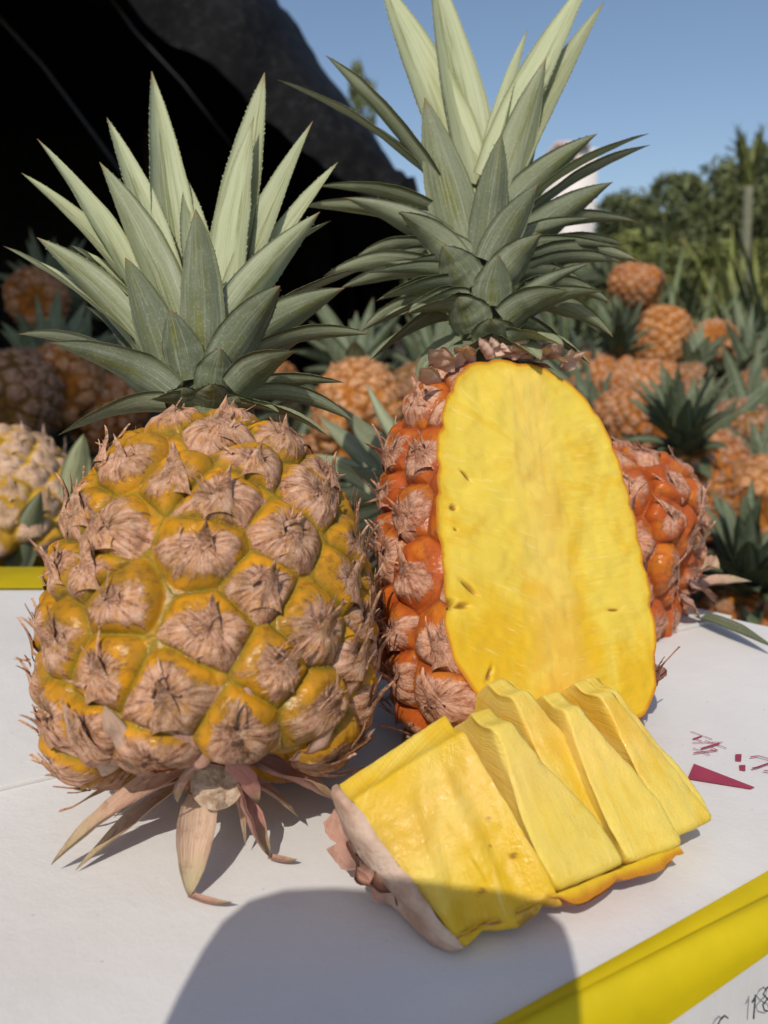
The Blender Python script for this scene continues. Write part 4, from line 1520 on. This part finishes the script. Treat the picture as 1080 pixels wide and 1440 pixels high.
def crown_mesh(name, n=34, L=.14, W=.026, seed=0, nt=9, ns=5, spread=1.0, mat=None, z0=.118):
    rng = np.random.default_rng(seed)
    g = Geo()
    for i in range(n):
        k = i / (n - 1)
        th = i * GA + rng.normal(0, .2)
        R = np.array([math.cos(th), math.sin(th), 0])
        el = rad(10 + 72 * k ** .8 + rng.normal(0, 6)) if spread > 0 else 0
        l = L * (.45 + .65 * math.sin(min(1, k * 1.1) * math.pi * .6)) * rng.uniform(.85, 1.15)
        P0 = R * .014 * (1 - .6 * k) + np.array([0, 0, z0 + .03 * k])
        P3 = P0 + l * (R * math.cos(el) * spread + np.array([0, 0, math.sin(el)]))
        v, f, A = leaf_geo(P0, P3, W * rng.uniform(.8, 1.15), np.array([0, 0, 1.0]), R, bend=.34 - .26 * k, tone=float(np.clip(rng.normal(.3 + .4 * k, .12), 0, 1)), nt=nt, ns=ns, teeth=False, seed=i + seed)
        g.add(v, f, 0, lf=A)
    o = g.build(name, [mat or M_LEAF_FAR])
    me = o.data
    bpy.data.objects.remove(o)
    return me


def rind_mesh(seed, N, mat, nth=120, ns=96, amp=.0046, length=1.0):
    fr = Fruit(PROF_B, N, seed, amp=amp, cell=.0118)
    v, f, at = fr.mesh(nth, ns)
    g = Geo()
    g.add(v, f, 0, **at)
    fr.flakes(g, nu=5, nb=5, length=length)
    o = g.build('rind', [mat, mat])
    me = o.data
    bpy.data.objects.remove(o)
    return me


M_RIND_FARB = mat_rind('rind_far_brown', (.30, .13, .022), (.20, .10, .02), (.05, .025, .01),
                       (.46, .25, .15), (.30, .15, .09), (.08, .04, .02), True)
M_RIND_FARO = mat_rind('rind_far_amber', (.46, .18, .025), (.38, .125, .02), (.08, .025, .008),
                       (.60, .33, .15), (.46, .20, .08), (.14, .05, .02), True)
RINDS = [rind_mesh(11, 90, M_RIND_FAR), rind_mesh(14, 104, M_RIND_FAR), rind_mesh(15, 96, M_RIND_FARB), rind_mesh(19, 110, M_RIND_FARO)]
RIND_Y = rind_mesh(17, 96, M_RIND_FARY, 200, 150, length=2.4)
CROWNS = [crown_mesh('crown', 34, .13, .025, 1), crown_mesh('crown', 40, .16, .024, 2), crown_mesh('crown', 30, .10, .026, 3)]


def fruit(px, py, y, axis, label, rind, crown, scale=1.0, group=None, ctr=.06):
    """a heap pineapple whose body centre is seen at px,py at distance y"""
    c = at_y(px, py, y)
    a = unit(axis)
    base = c - a * ctr * scale
    M = axis_matrix(base, a) @ Matrix.Rotation(random.uniform(0, 6.28), 4, 'Z') @ Matrix.Scale(scale, 4)
    t = thing('pineapple', label, 'pineapple', M=M, group=group)
    o = bpy.data.objects.new('rind', rind)
    scene.collection.objects.link(o)
    o.parent = t
    if crown is not None:
        o = bpy.data.objects.new('crown', crown)
        scene.collection.objects.link(o)
        o.parent = t
    return t, c


# the orange one lying on the carton behind the cut pineapple
def build_lying():
    ax = unit([-.80, .58, .10])
    base = at_y(958, 800, .385)
    M = axis_matrix(base, ax)
    t = thing('pineapple', 'orange-red pineapple lying on its side behind the cut one, round base end showing', 'pineapple', M=M)
    pr = [(r * 1.0, z) for r, z in PROF_B]
    fr = Fruit(pr, 84, 31, amp=.0050, cell=.0122, r0=.014)
    v, f, at = fr.mesh(420, 320)
    at['pm'] = at['pm'] * .72
    g = Geo()
    g.add(v, f, 0, **at)
    fr.flakes(g, lift=(.001, .004), length=.6, shreds=2)
    g.build('rind', [M_RIND_R, M_RIND_R], t)
    cm = crown_mesh('crown', 30, .085, .026, 9, 16, 7, mat=M_LEAF)
    o = bpy.data.objects.new('crown', cm)
    scene.collection.objects.link(o)
    o.parent = t
    # dry bracts and a stem leaf at its base end
    for k, (b, tp, y, z, w, tn) in enumerate((((975, 825), (1010, 850), .385, .008, .012, .4), ((965, 835), (1058, 818), .39, .016, .012, .2), ((960, 845), (985, 870), .375, .004, .009, .5), ((985, 765), (1000, 745), .385, None, .014, .1), ((985, 800), (1012, 800), .385, None, .016, .1))):
        bas = at_y(*b, y)
        tip = at_y(*tp, y - .01) if z is None else at_z(*tp, z)
        v, f, A = leaf_geo(bas, tip, w, np.array([0, 0, 1.0]), unit([1, -.3, 0]), bend=.2, tone=tn, nt=14, ns=7, teeth=False, wave=.15, seed=k + 500)
        mesh_obj('bract', v, f, M_BRACT, t, {'lf': A}, None, True, M)
    return t


LYING = build_lying()

HEAPSPEC = [
    # px, py, y, axis, label, rind, crown, scale
    (16, 716, .60, (-.35, .55, .60), 'yellow spiny pineapple just behind the far edge of the carton, beside the olive-gold one', RIND_Y, None, 1.0),
    (20, 556, 1.02, (.05, .9, .25), 'dark shaded pineapple under the black net, half hidden at the edge of the heap', RINDS[2], CROWNS[0], 1.05),
    (90, 540, 1.10, (-.2, .95, .12), 'sunlit orange pineapple touching the dark shaded one under the net', RINDS[3], CROWNS[2], 1.0),
    (150, 578, 1.12, (.5, .5, .4), 'pale orange pineapple peeping out under the leaves of the olive-gold one', RINDS[0], CROWNS[0], .9),
    (55, 418, 1.55, (-.2, .9, .15), 'pineapple in the deep shade of the net with its pale cut base facing out', RINDS[1], CROWNS[1], 1.0),
    (506, 578, .98, (-.06, .80, .55), 'bright orange-yellow pineapple seen between the two tall fruits', RINDS[3], CROWNS[2], 1.05),
    (590, 568, 1.10, (.3, .85, .4), 'brownish pineapple half hidden behind the orange rind of the cut one', RINDS[2], CROWNS[1], 1.0),
    (930, 478, 1.72, (-.25, -.35, -.75), 'upright bright orange pineapple high on the heap with its rounded end up', RINDS[3], CROWNS[1], 1.02),
    (1000, 491, 1.85, (.2, .8, -.5), 'round peach-coloured pineapple end beside the upright bright orange one', RINDS[1], CROWNS[0], 1.0),
    (893, 402, 1.95, (-.8, .5, .3), 'small reddish pineapple topmost on the heap behind crown leaves', RINDS[1], CROWNS[0], .95),
    (905, 552, 1.40, (-.9, .25, .1), 'pineapple lying level in the row below the bright orange one', RINDS[0], CROWNS[1], 1.05),
    (840, 545, 1.42, (-.7, .3, .5), 'reddish pineapple tucked against the top edge of the cut face', RINDS[1], CROWNS[2], 1.0),
    (888, 592, 1.20, (-.5, .8, .1), 'dull red pineapple just above the lying orange-red fruit', RINDS[1], CROWNS[0], .95),
    (1036, 612, 1.22, (.6, .8, .2), 'brown-eyed pineapple behind the greyish crown at the frame edge', RINDS[2], CROWNS[1], 1.0),
    (998, 655, 1.10, (.3, .9, .2), 'pinkish pineapple among grey-green crowns in the middle of the heap', RINDS[1], CROWNS[1], .95),
    (1068, 702, 1.00, (.5, .8, .2), 'orange pineapple at the frame edge below the brown-eyed one', RINDS[3], CROWNS[2], 1.0),
    (1078, 830, .86, (.6, .7, .2), 'lowest pineapple of the heap, cut by the frame just past the carton corner', RINDS[0], CROWNS[0], 1.0),
    (975, 690, .98, (-.30, -.25, .75), 'pineapple with a big grey-green crown rising behind the lying fruit', RINDS[1], CROWNS[2], .95),
    (1050, 890, .80, (-.2, -.25, .8), 'pineapple below the carton corner showing only its spread blue-green crown', RINDS[0], CROWNS[2], .95),
    (870, 545, 1.60, (-.1, -.1, .9), 'pineapple with an upright dark green crown at the shoulder of the cut fruit', RINDS[1], CROWNS[2], 1.0),
    (968, 550, 1.62, (.25, .5, .5), 'shaded pineapple between the upright orange and the round peach one', RINDS[2], CROWNS[2], .9),
    (1065, 560, 1.70, (.1, .6, .5), 'pineapple deep in dark leaves at the frame edge below the palm', RINDS[2], CROWNS[1], 1.0),
]
for sp in HEAPSPEC:
    _, c = fruit(*sp[:8])
    HEAP.append((c, .054 * sp[7]))
# the rest of the heap, filling in under and behind
FILL = 'pineapple in the rest of the heap, mostly covered by other crowns'
fill_rng = random.Random(4)
for k in range(30):
    x = fill_rng.uniform(-1.9, 1.9)
    y = fill_rng.uniform(.85, 2.6)
    p = np.array([x, y, 0])
    if min(np.hypot(c[0] - x, c[1] - y) for c, r in HEAP) < .17:
        continue
    zt = -.26 + .24 * sstep(.8, 1.9, y)
    a = np.array([fill_rng.gauss(0, .6), .7 + .3 * fill_rng.random(), fill_rng.gauss(.05, .25)])
    d = np.array([x, y, zt + .03]) - CAM
    px = 540 + FPX * d[0] / np.dot(d, FWD)
    py = 720 - FPX * np.dot(d, np.array([0, SP, CP])) / np.dot(d, FWD)
    _, c = fruit(px, py, y, a, FILL, RINDS[(0, 2, 1, 3)[k % 4]], CROWNS[k % 3], fill_rng.uniform(.9, 1.05), 'pineapples in the rest of the heap')
    HEAP.append((c, .054))


def build_ground():
    xs = np.concatenate([np.linspace(-60, -3, 24)[:-1], np.linspace(-3, 3, 130), np.linspace(3, 60, 24)[1:]])
    ys = np.concatenate([np.linspace(-20, -.5, 8)[:-1], np.linspace(-.5, 4, 120), np.linspace(4, 140, 40)[1:]])
    X, Y = np.meshgrid(xs, ys, indexing='ij')
    Z = ground_z(X, Y) + .012 * fbm(np.stack([X * 5, Y * 5, 0 * X], -1), 3, 3)
    m = NT('soil', .9)
    ob = m.obj()
    a = m.noise(ob, 6, 5, .6)
    b = m.noise(ob, 60, 4, .65)
    c = m.mix(m.sm(.35, .65, a), (.075, .052, .034), (.045, .05, .02))
    c = m.mix(m.m('MULTIPLY', m.sm(.5, .7, b), .6), c, (.13, .10, .055))
    m.set('Base Color', c)
    m.bump(m.m('ADD', a, b), .8, .02)
    o = mesh_obj('ground', np.stack([X, Y, Z], -1).reshape(-1, 3), grid_faces(len(xs), len(ys))[:, ::-1], m.mat)
    tag(o, 'brown soil and leaf litter rising under the pineapple heap', None, None, 'structure')


build_ground()

# leaf litter over the heap slope
g = Geo()
lr = np.random.default_rng(44)
for k in range(1500):
    x, y = lr.uniform(-2.2, 2.6), lr.uniform(.78, 3.2)
    z = float(ground_z(np.array([x]), np.array([y]))[0])
    th = lr.uniform(0, 6.28)
    R = np.array([math.cos(th), math.sin(th), 0])
    l = lr.uniform(.08, .22)
    P0 = np.array([x, y, z])
    P3 = P0 + R * l * .8 + np.array([0, 0, l * lr.uniform(.1, .6)])
    v, f, A = leaf_geo(P0, P3, lr.uniform(.012, .024), np.array([0, 0, 1.0]), R, bend=.3, tone=lr.uniform(.1, .7), nt=6, ns=3, teeth=False, seed=k)
    g.add(v, f, 0, lf=A)
tag(g.build('leaf_litter', [M_LEAF_FAR]), 'loose green pineapple leaves strewn between the fruits of the heap', 'leaf litter', None, 'stuff')

# dark leaf lying on the carton corner
bas, tip = at_z(985, 868, .004), at_z(1090, 912, .006)
v, f, A = leaf_geo(bas, tip, .010, np.array([0, 0, 1.0]), np.array([.8, -.4, 0]), bend=.1, tone=.15, nt=20, ns=7, teeth=False, seed=610)
c0 = v.mean(0)
o = mesh_obj('loose_leaf', v - c0, f, M_LEAF, None, {'lf': A})
o.location = c0
tag(o, 'dark green loose leaf lying at the far corner of the carton', 'leaf')

for bpx, tpx, y, zoff, w, lab in (((22, 800), (58, 690), .545, 0, .022, 'dark green loose leaf standing against the yellow pineapple at the left edge'),
                                  ((-10, 790), (30, 735), .55, 0, .02, 'pale grey-green loose leaf low beside the yellow pineapple at the left edge'),
                                  ((100, 700), (118, 610), .53, 0, .02, 'pale green leaf upright between the yellow pineapple and the olive-gold one')):
    bas, tip = at_y(*bpx, y), at_y(*tpx, y - .01)
    v, f, A = leaf_geo(bas, tip, w, np.array([0, 0, 1.0]), np.array([.2, -1, 0]), bend=.1, tone=.25 if 'dark' in lab else .7, nt=18, ns=7, teeth=False, seed=int(w * 1000))
    c0 = v.mean(0)
    o = mesh_obj('loose_leaf', v - c0, f, M_LEAF, None, {'lf': A})
    o.location = c0
    tag(o, lab, 'leaf')

# ================================================================== black shade net
def build_net():
    t = thing('shade_net', 'black woven shade net hung as a canopy over the heap', 'shade net', (-1.2, 2.0, 0))
    M = Matrix.Translation((-1.2, 2.0, 0))
    m = NT('black_net', .6)
    ob = m.obj()
    w1 = m.noise(ob, 420, 2, .7)
    w2 = m.noise(ob, 34, 4, .6)
    sp_ = m.m('MULTIPLY', m.sm(.56, .68, w1), m.sm(.42, .62, w2))
    m.set('Base Color', m.mix(sp_, (.0032, .0032, .0042), (.115, .115, .115)))
    m.set('Specular IOR Level', .15)
    m.bump(m.m('ADD', w1, w2), .8, .004)
    crest = [(572, 285), (560, 250), (535, 215), (505, 160), (470, 110), (440, 72), (420, 42), (400, 12), (380, -30), (340, -90), (260, -170), (120, -250), (-120, -330), (-420, -380), (-1200, -420), (-3200, -470)]
    lip = [(566, 290), (545, 280), (505, 268), (462, 245), (425, 215), (390, 180), (355, 145), (310, 105), (262, 68), (215, 40), (140, 0), (20, -60), (-160, -150), (-460, -260), (-1200, -330), (-3200, -380)]
    tt = np.linspace(0, len(crest) - 1, 90)
    ci = np.stack([np.interp(tt, range(len(crest)), [c[k] for c in crest]) for k in (0, 1)], 1)
    li = np.stack([np.interp(tt, range(len(lip)), [c[k] for c in lip]) for k in (0, 1)], 1)
    C = np.array([at_y(a, b, 2.25) for a, b in ci])
    L = np.array([at_y(a, b, 1.95) for a, b in li])
    for _ in range(6):
        C[1:-1] = .5 * C[1:-1] + .25 * (C[:-2] + C[2:])
        L[1:-1] = .5 * L[1:-1] + .25 * (L[:-2] + L[2:])
    rows = []
    nb = 16
    for k in range(nb):
        q = k / (nb - 1)
        bulge = math.sin(q * math.pi) * .09
        P = L * (1 - q) + C * q + np.array([0, -bulge, bulge * .5])
        fold = .014 * np.sin(tt * 2.1 + q * 2.4 + 1.3 * np.sin(tt * .7)) + .010 * fbm(np.stack([tt * 1.4, np.full(90, q * 2), 0 * tt], -1), 2, 2)
        rows.append(P + np.array([.2, -1, .3]) * fold[:, None])
    # the roof runs back from the crest, then down as a back wall
    for k in range(1, 12):
        q = k / 11
        P = C.copy()
        P[:, 1] += 2.6 * q
        P[:, 2] -= .10 * math.sin(q * math.pi) + .02 * np.sin(tt * 1.3 + q * 5) + .25 * q
        rows.append(P)
    last = rows[-1]
    for k in range(1, 10):
        q = k / 9
        P = last.copy()
        P[:, 2] = last[:, 2] * (1 - q) + (-.36) * q
        P[:, 1] += .05 * np.sin(tt * 2 + q * 3)
        rows.append(P)
    g = Geo()
    g.add(np.stack(rows), grid_faces(len(rows), 90), 0)
    # side curtain falling from the low end
    e = np.stack([r[0] for r in rows[:nb + 11]])
    cur = []
    for k in range(14):
        q = k / 13
        P = e.copy()
        P[:, 2] = e[:, 2] * (1 - q) + (-.36) * q
        P[:, 0] += .25 * q + .02 * np.sin(np.arange(len(e)) * 1.1 + q * 4)
        cur.append(P)
    g.add(np.stack(cur), grid_faces(14, len(e)), 0)
    # on the left the roof runs on forward, over the heap towards the viewer
    ext = L[tt >= 9.1]
    fw = []
    for k in range(14):
        q = k / 13
        P = ext.copy()
        P[:, 1] -= 2.3 * q
        P[:, 2] += .05 * q + .012 * np.sin(np.arange(len(ext)) * .9 + q * 5)
        fw.append(P)
    g.add(np.stack(fw), grid_faces(14, len(ext)), 0)
    g.build('net_cloth', [m.mat], t, M)
    g = Geo()
    rp = mat_plain('grey_rope', (.055, .055, .06), .7, .3, 60)
    g.tube([at_y(-60, -40, 1.80), at_y(60, 92, 1.86), at_y(140, 200, 1.93), at_y(200, 285, 2.0)], .0045, 6)
    g.build('rope', [rp], t, M)
    g = Geo()
    g.tube([at_y(130, -40, 1.84), at_y(190, 45, 1.88), at_y(255, 115, 1.95), at_y(330, 210, 2.05)], .0035, 6)
    g.build('rope', [rp], t, M)
    # poles that carry the canopy
    pm = mat_plain('bamboo_pole', (.09, .075, .05), .7, .3, 20)
    for p in (np.array([at_y(-200, -150, 2.2)[0], 2.2, 0]), np.array([at_y(-200, -150, 2.2)[0], 4.6, 0])):
        g = Geo()
        g.tube([p + [0, 0, -.36], p + [0, 0, .5], p + [0, 0, 1.45]], .02, 10)
        g.build('pole', [pm], t, M)


build_net()


# ================================================================== building, trees, field plants
def build_house():
    t = thing('house', 'small white house with a flat roof seen past the crown of the cut pineapple', 'house', (4.3, 21, -.36))
    M = Matrix.Translation((4.3, 21, -.36))
    wall = mat_plain('white_wall', (.74, .69, .66), .8, .08, 3)
    roofm = mat_plain('roof_edge', (.62, .45, .40), .8, .15, 3)
    glass = mat_plain('window_glass', (.05, .06, .07), .15, .2, 3)
    redm = mat_plain('red_panel', (.55, .08, .05), .6, .1, 3)
    tl, tr = at_y(788, 208, 20.0), at_y(842, 208, 20.0)
    g = Geo()
    g.box((tl[0], 20, -.5), (tr[0], 24, tl[2]))
    g.build('wall', [wall], t, M)
    g = Geo()
    g.box((tl[0] - .12, 19.85, tl[2]), (tr[0] - .25, 24.1, tl[2] + .12))
    g.build('roof', [roofm], t, M)
    for k in range(2):
        x = tl[0] + .15 + k * .6
        g = Geo()
        g.box((x, 19.93, 1.4), (x + .45, 19.995, 2.1))
        w = g.build('window', [roofm], t, M)
        g = Geo()
        g.box((x + .05, 19.91, 1.45), (x + .40, 19.928, 2.05))
        g.build('pane', [glass], w)
        w.children[0].matrix_parent_inverse = Matrix.Identity(4)
        w.children[0].location = (-4.3, -21, .36)
    rp = at_y(806, 216, 19.9)
    g = Geo()
    g.box((rp[0] - .07, 19.9, rp[2] - .1), (rp[0] + .07, 19.99, rp[2] + .1))
    g.build('sign', [redm], t, M)


build_house()


def leaf_cloud(centres, n, size, rng, squash=.8):
    V, Fc, A = [], [], []
    k = 0
    for (c, r) in centres:
        for _ in range(n):
            d = rng.normal(size=3)
            d /= np.linalg.norm(d)
            p = c + d * r * rng.uniform(.55, 1.05) * np.array([1, 1, squash])
            a = unit(rng.normal(size=3) + d * .4)
            b = unit(np.cross(a, rng.normal(size=3)))
            l = size * rng.uniform(.6, 1.4)
            V += [p - a * l, p + b * l * .35, p + a * l, p - b * l * .35]
            Fc.append((k, k + 1, k + 2, k + 3))
            tn = rng.uniform(0, 1)
            A += [(0.2, 0, tn), (.5, .5, tn), (.8, 0, tn), (.5, -.5, tn)]
            k += 4
    return np.array(V), np.array(Fc), np.array(A)


M_TREE = mat_leaf('tree_leaf', (.155, .175, .06), (.045, .065, .024), (.09, .105, .015), True)
M_TREEL = mat_leaf('bush_leaf', (.23, .25, .055), (.05, .068, .018), (.15, .16, .015), True)
M_BARK = mat_plain('bark', (.12, .09, .06), .9, .4, 9, .6, .02)


def tree_meshes(seed, mat):
    rng = np.random.default_rng(seed)
    g = Geo()
    top = np.array([rng.normal(0, .05), rng.normal(0, .05), .62])
    g.tube([[0, 0, 0], [0.01, 0, .2], [.0, .02, .42], top], [.035, .028, .02, .008], 8)
    cs = [(np.array([0, 0, .74]), .20)]
    for k in range(11):
        th = k * GA
        h = .38 + .5 * rng.random()
        rr = rng.uniform(.12, .30) * (1.15 - .55 * h)
        p = np.array([math.cos(th) * rr, math.sin(th) * rr, h])
        g.tube([[0, 0, h * .55], p * .6 + np.array([0, 0, h * .3]), p], [.012, .008, .003], 5)
        cs.append((p, rng.uniform(.10, .17)))
    cs.append((np.array([rng.normal(0, .05), 0, .92]), .09))
    tr = g.build('trunk', [M_BARK])
    V, f, A = leaf_cloud(cs, 190, .028, rng)
    cr = mesh_obj('crown', V, f, mat, None, {'lf': A}, smooth=False)
    r = tr.data, cr.data
    bpy.data.objects.remove(tr)
    bpy.data.objects.remove(cr)
    return r


TREES = [tree_meshes(5, M_TREE), tree_meshes(6, M_TREE), tree_meshes(9, M_TREE)]
BUSH = [tree_meshes(12, M_TREEL), tree_meshes(13, M_TREEL)]


def tree(px, y, top_py, kind, label, group, name='tree', widen=1.0):
    top = at_y(px, top_py, y)
    h = top[2] + .4
    t = thing(name, label, 'tree' if name == 'tree' else 'bush', (top[0], y, -.4), group=group)
    t.scale = (h * widen, h * widen, h)
    t.rotation_euler = (0, 0, random.uniform(0, 6.28))
    for nm, me in zip(('trunk', 'crown'), kind):
        o = bpy.data.objects.new(nm, me)
        scene.collection.objects.link(o)
        o.parent = t


TG = 'dark trees of the far tree line'
TL = 'dark green tree in the far tree line beyond the field'
for k, (px, y, tp) in enumerate(((560, 34, 300), (620, 36, 290), (700, 33, 295), (760, 36, 285), (868, 30, 258), (900, 27, 266), (935, 29, 262), (962, 25, 258), (990, 27, 252), (1015, 24, 246), (1040, 27, 238), (1068, 24, 232), (1100, 26, 240), (1140, 28, 225), (1200, 27, 235), (1270, 30, 240))):
    tree(px, y, tp + random.uniform(-30, 26), TREES[k % 3], TL, TG, widen=random.uniform(.75, 1.15))
tree(500, 26, 84, TREES[0], 'tall pale tree standing just past the edge of the black net', None, widen=.34)
for k, (px, y, tp) in enumerate(((850, 15, 322), (885, 13, 330), (920, 14, 326), (955, 12, 335), (985, 13, 330), (1030, 12, 322), (1075, 13, 318), (1120, 12, 325))):
    tree(px, y + random.uniform(-2, 2), tp + random.uniform(-8, 34), BUSH[k % 2], 'bright yellow-green bush at the back of the field before the dark trees', 'bushes at the back of the field', 'bush', 1.5)


def field_plant_mesh(seed, n=30, L=.8, W=.05):
    rng = np.random.default_rng(seed)
    g = Geo()
    for i in range(n):
        k = i / (n - 1)
        th = i * GA
        R = np.array([math.cos(th), math.sin(th), 0])
        el = rad(28 + 52 * k + rng.normal(0, 7))
        l = L * rng.uniform(.7, 1.1)
        P0 = R * .02
        P3 = P0 + l * (R * math.cos(el) + np.array([0, 0, math.sin(el)]))
        v, f, A = leaf_geo(P0, P3, W * rng.uniform(.7, 1.1), np.array([0, 0, 1.0]), R, bend=.25, tone=rng.uniform(.2, .9), nt=8, ns=4, teeth=False, seed=i + seed)
        g.add(v, f, 0, lf=A)
    o = g.build('pineapple_plant', [M_LEAF_FIELD])
    me = o.data
    bpy.data.objects.remove(o)
    return me


FP = [field_plant_mesh(1), field_plant_mesh(2), field_plant_mesh(3, 24, .95, .045)]
pr = random.Random(12)
for row in range(9):
    y = 2.9 + row * .75
    for k in range(7):
        px = 800 + k * 62 + pr.uniform(-22, 22)
        x = at_y(px, 480, y)[0]
        o = bpy.data.objects.new('pineapple_plant', FP[(row + k) % 3])
        scene.collection.objects.link(o)
        o.location = (x, y + pr.uniform(-.2, .2), -.38)
        s = pr.uniform(.85, 1.2)
        o.scale = (s, s, s)
        o.rotation_euler = (0, 0, pr.uniform(0, 6.28))
        tag(o, 'spiky grey-green pineapple plant growing in the field behind the heap', 'pineapple plant', 'pineapple plants of the field')


def build_palm():
    y = 6.0
    b, m_, tp = at_y(1044, 520, y), at_y(1047, 393, y), at_y(1053, 262, y)
    t = thing('palm', 'young palm with a pale slim stem and an upright forked tuft against the sky', 'palm', (b[0], y, -.38))
    M = Matrix.Translation((b[0], y, -.38))
    g = Geo()
    b0 = b.copy()
    b0[2] = -.38
    st = mat_plain('palm_stem', (.17, .17, .11), .8, .3, 14)
    g.tube([b0, b, m_, tp], [.05, .04, .035, .03], 10)
    g.build('trunk', [st], t, M)
    rng = np.random.default_rng(3)
    for (ex, ey, dy, w) in ((1038, 182, -.1, .085), (1072, 180, .1, .085), (1046, 192, .2, .06), (1064, 190, .2, .06), (1034, 200, 0, .05), (1078, 200, 0, .05)):
        tip = at_y(ex, ey, y + dy)
        g = Geo()
        v, f, A = leaf_geo(tp, tip, w, np.array([0, 0, 1.0]), unit(tip - tp + np.array([0, 0, -.3])), bend=-.12, tone=.7, nt=12, ns=7, teeth=False, fold=.3, blunt=.6, seed=int(ex))
        g.add(v, f, 0, lf=A)
        for q in range(12):
            k = .25 + .7 * q / 12
            p = tp + (tip - tp) * k
            for sg in (-1, 1):
                e = p + (tip - tp) * .25 + np.array([sg * .022, rng.normal(0, .03), .0])
                v, f, A = leaf_geo(p, e, .018, np.array([0, 0, 1.0]), unit([sg, 0, .1]), bend=.1, tone=.4, nt=5, ns=3, teeth=False, seed=q)
                g.add(v, f, 0, lf=A)
        g.build('frond', [M_TREEL], t, M)


build_palm()


def arching_plant(px, py, y, label, fr, seed):
    b = at_y(px, py, y)
    base = np.array([b[0], y, -.38])
    t = thing('arching_plant', label, 'plant', base)
    M = Matrix.Translation(base)
    for k, (ex, ey, dy, bend, w) in enumerate(fr):
        tip = at_y(ex, ey, y + dy)
        v, f, A = leaf_geo(base, tip, w, np.array([0, 0, 1.0]), unit([tip[0] - base[0], dy + .01, 0]), bend=bend, tone=.8, nt=20, ns=6, teeth=False, seed=seed + k, fold=.2)
        mesh_obj('leaf', v, f, M_TREEL, t, {'lf': A}, None, True, M)


arching_plant(1028, 470, 4.6, 'tall yellow-green plant with a single broad arching leaf left of the palm stem',
              ((985, 288, 0, .30, .12), (955, 330, .3, .40, .09), (1000, 318, -.2, .2, .07), (1012, 350, .2, .2, .07), (940, 372, -.3, .45, .08), (1050, 340, .3, .3, .07), (970, 392, .2, .4, .07), (1030, 310, .4, .2, .06)), 700)
arching_plant(1070, 480, 5.0, 'leafy green plant right beside the foot of the palm', ((1085, 318, 0, .2, .08), (1060, 340, .3, .2, .08), (1110, 350, .2, .3, .08), (1075, 380, -.3, .2, .06), (1020, 380, .2, .45, .06), (1120, 300, .2, .3, .08)), 720)

# ================================================================== the phone that throws the rounded shadow on the board
def build_phone():
    outline = [(226, 1450), (252, 1395), (285, 1335), (312, 1296), (350, 1266), (400, 1251), (470, 1248), (560, 1254), (640, 1262), (720, 1270), (768, 1280), (792, 1300), (800, 1340), (805, 1400), (808, 1450)]
    P = []
    pl = CAM - FWD * .016
    for px, py in outline:
        S = at_z(px, py, 0.0)
        k = np.dot(S - pl, FWD) / np.dot(SUN_D, FWD)
        P.append(S - SUN_D * k)
    P = np.array(P)
    up = np.array([0, SP, CP])
    lo0, lo1 = P[0], P[-1]
    down = -up * .11
    loop = list(P) + [lo1 + down, lo0 + down + np.array([.012, 0, 0])]
    loop = np.array(loop)
    n = len(loop)
    back = loop - FWD * .009
    c = loop.mean(0)
    g = Geo()
    v = np.concatenate([loop, back, [c], [c - FWD * .009]])
    f = []
    for i in range(n):
        j = (i + 1) % n
        f += [(i, j, n + j, n + i), (2 * n, j, i, i), (2 * n + 1, n + i, n + j, n + j)]
    g.add(v - c, f, 0)
    o = g.build('smartphone', [M_PHONE], smooth=False)
    o.location = c
    tag(o, 'black smartphone with rounded corners held above the carton, only its shadow in frame', 'smartphone')


build_phone()
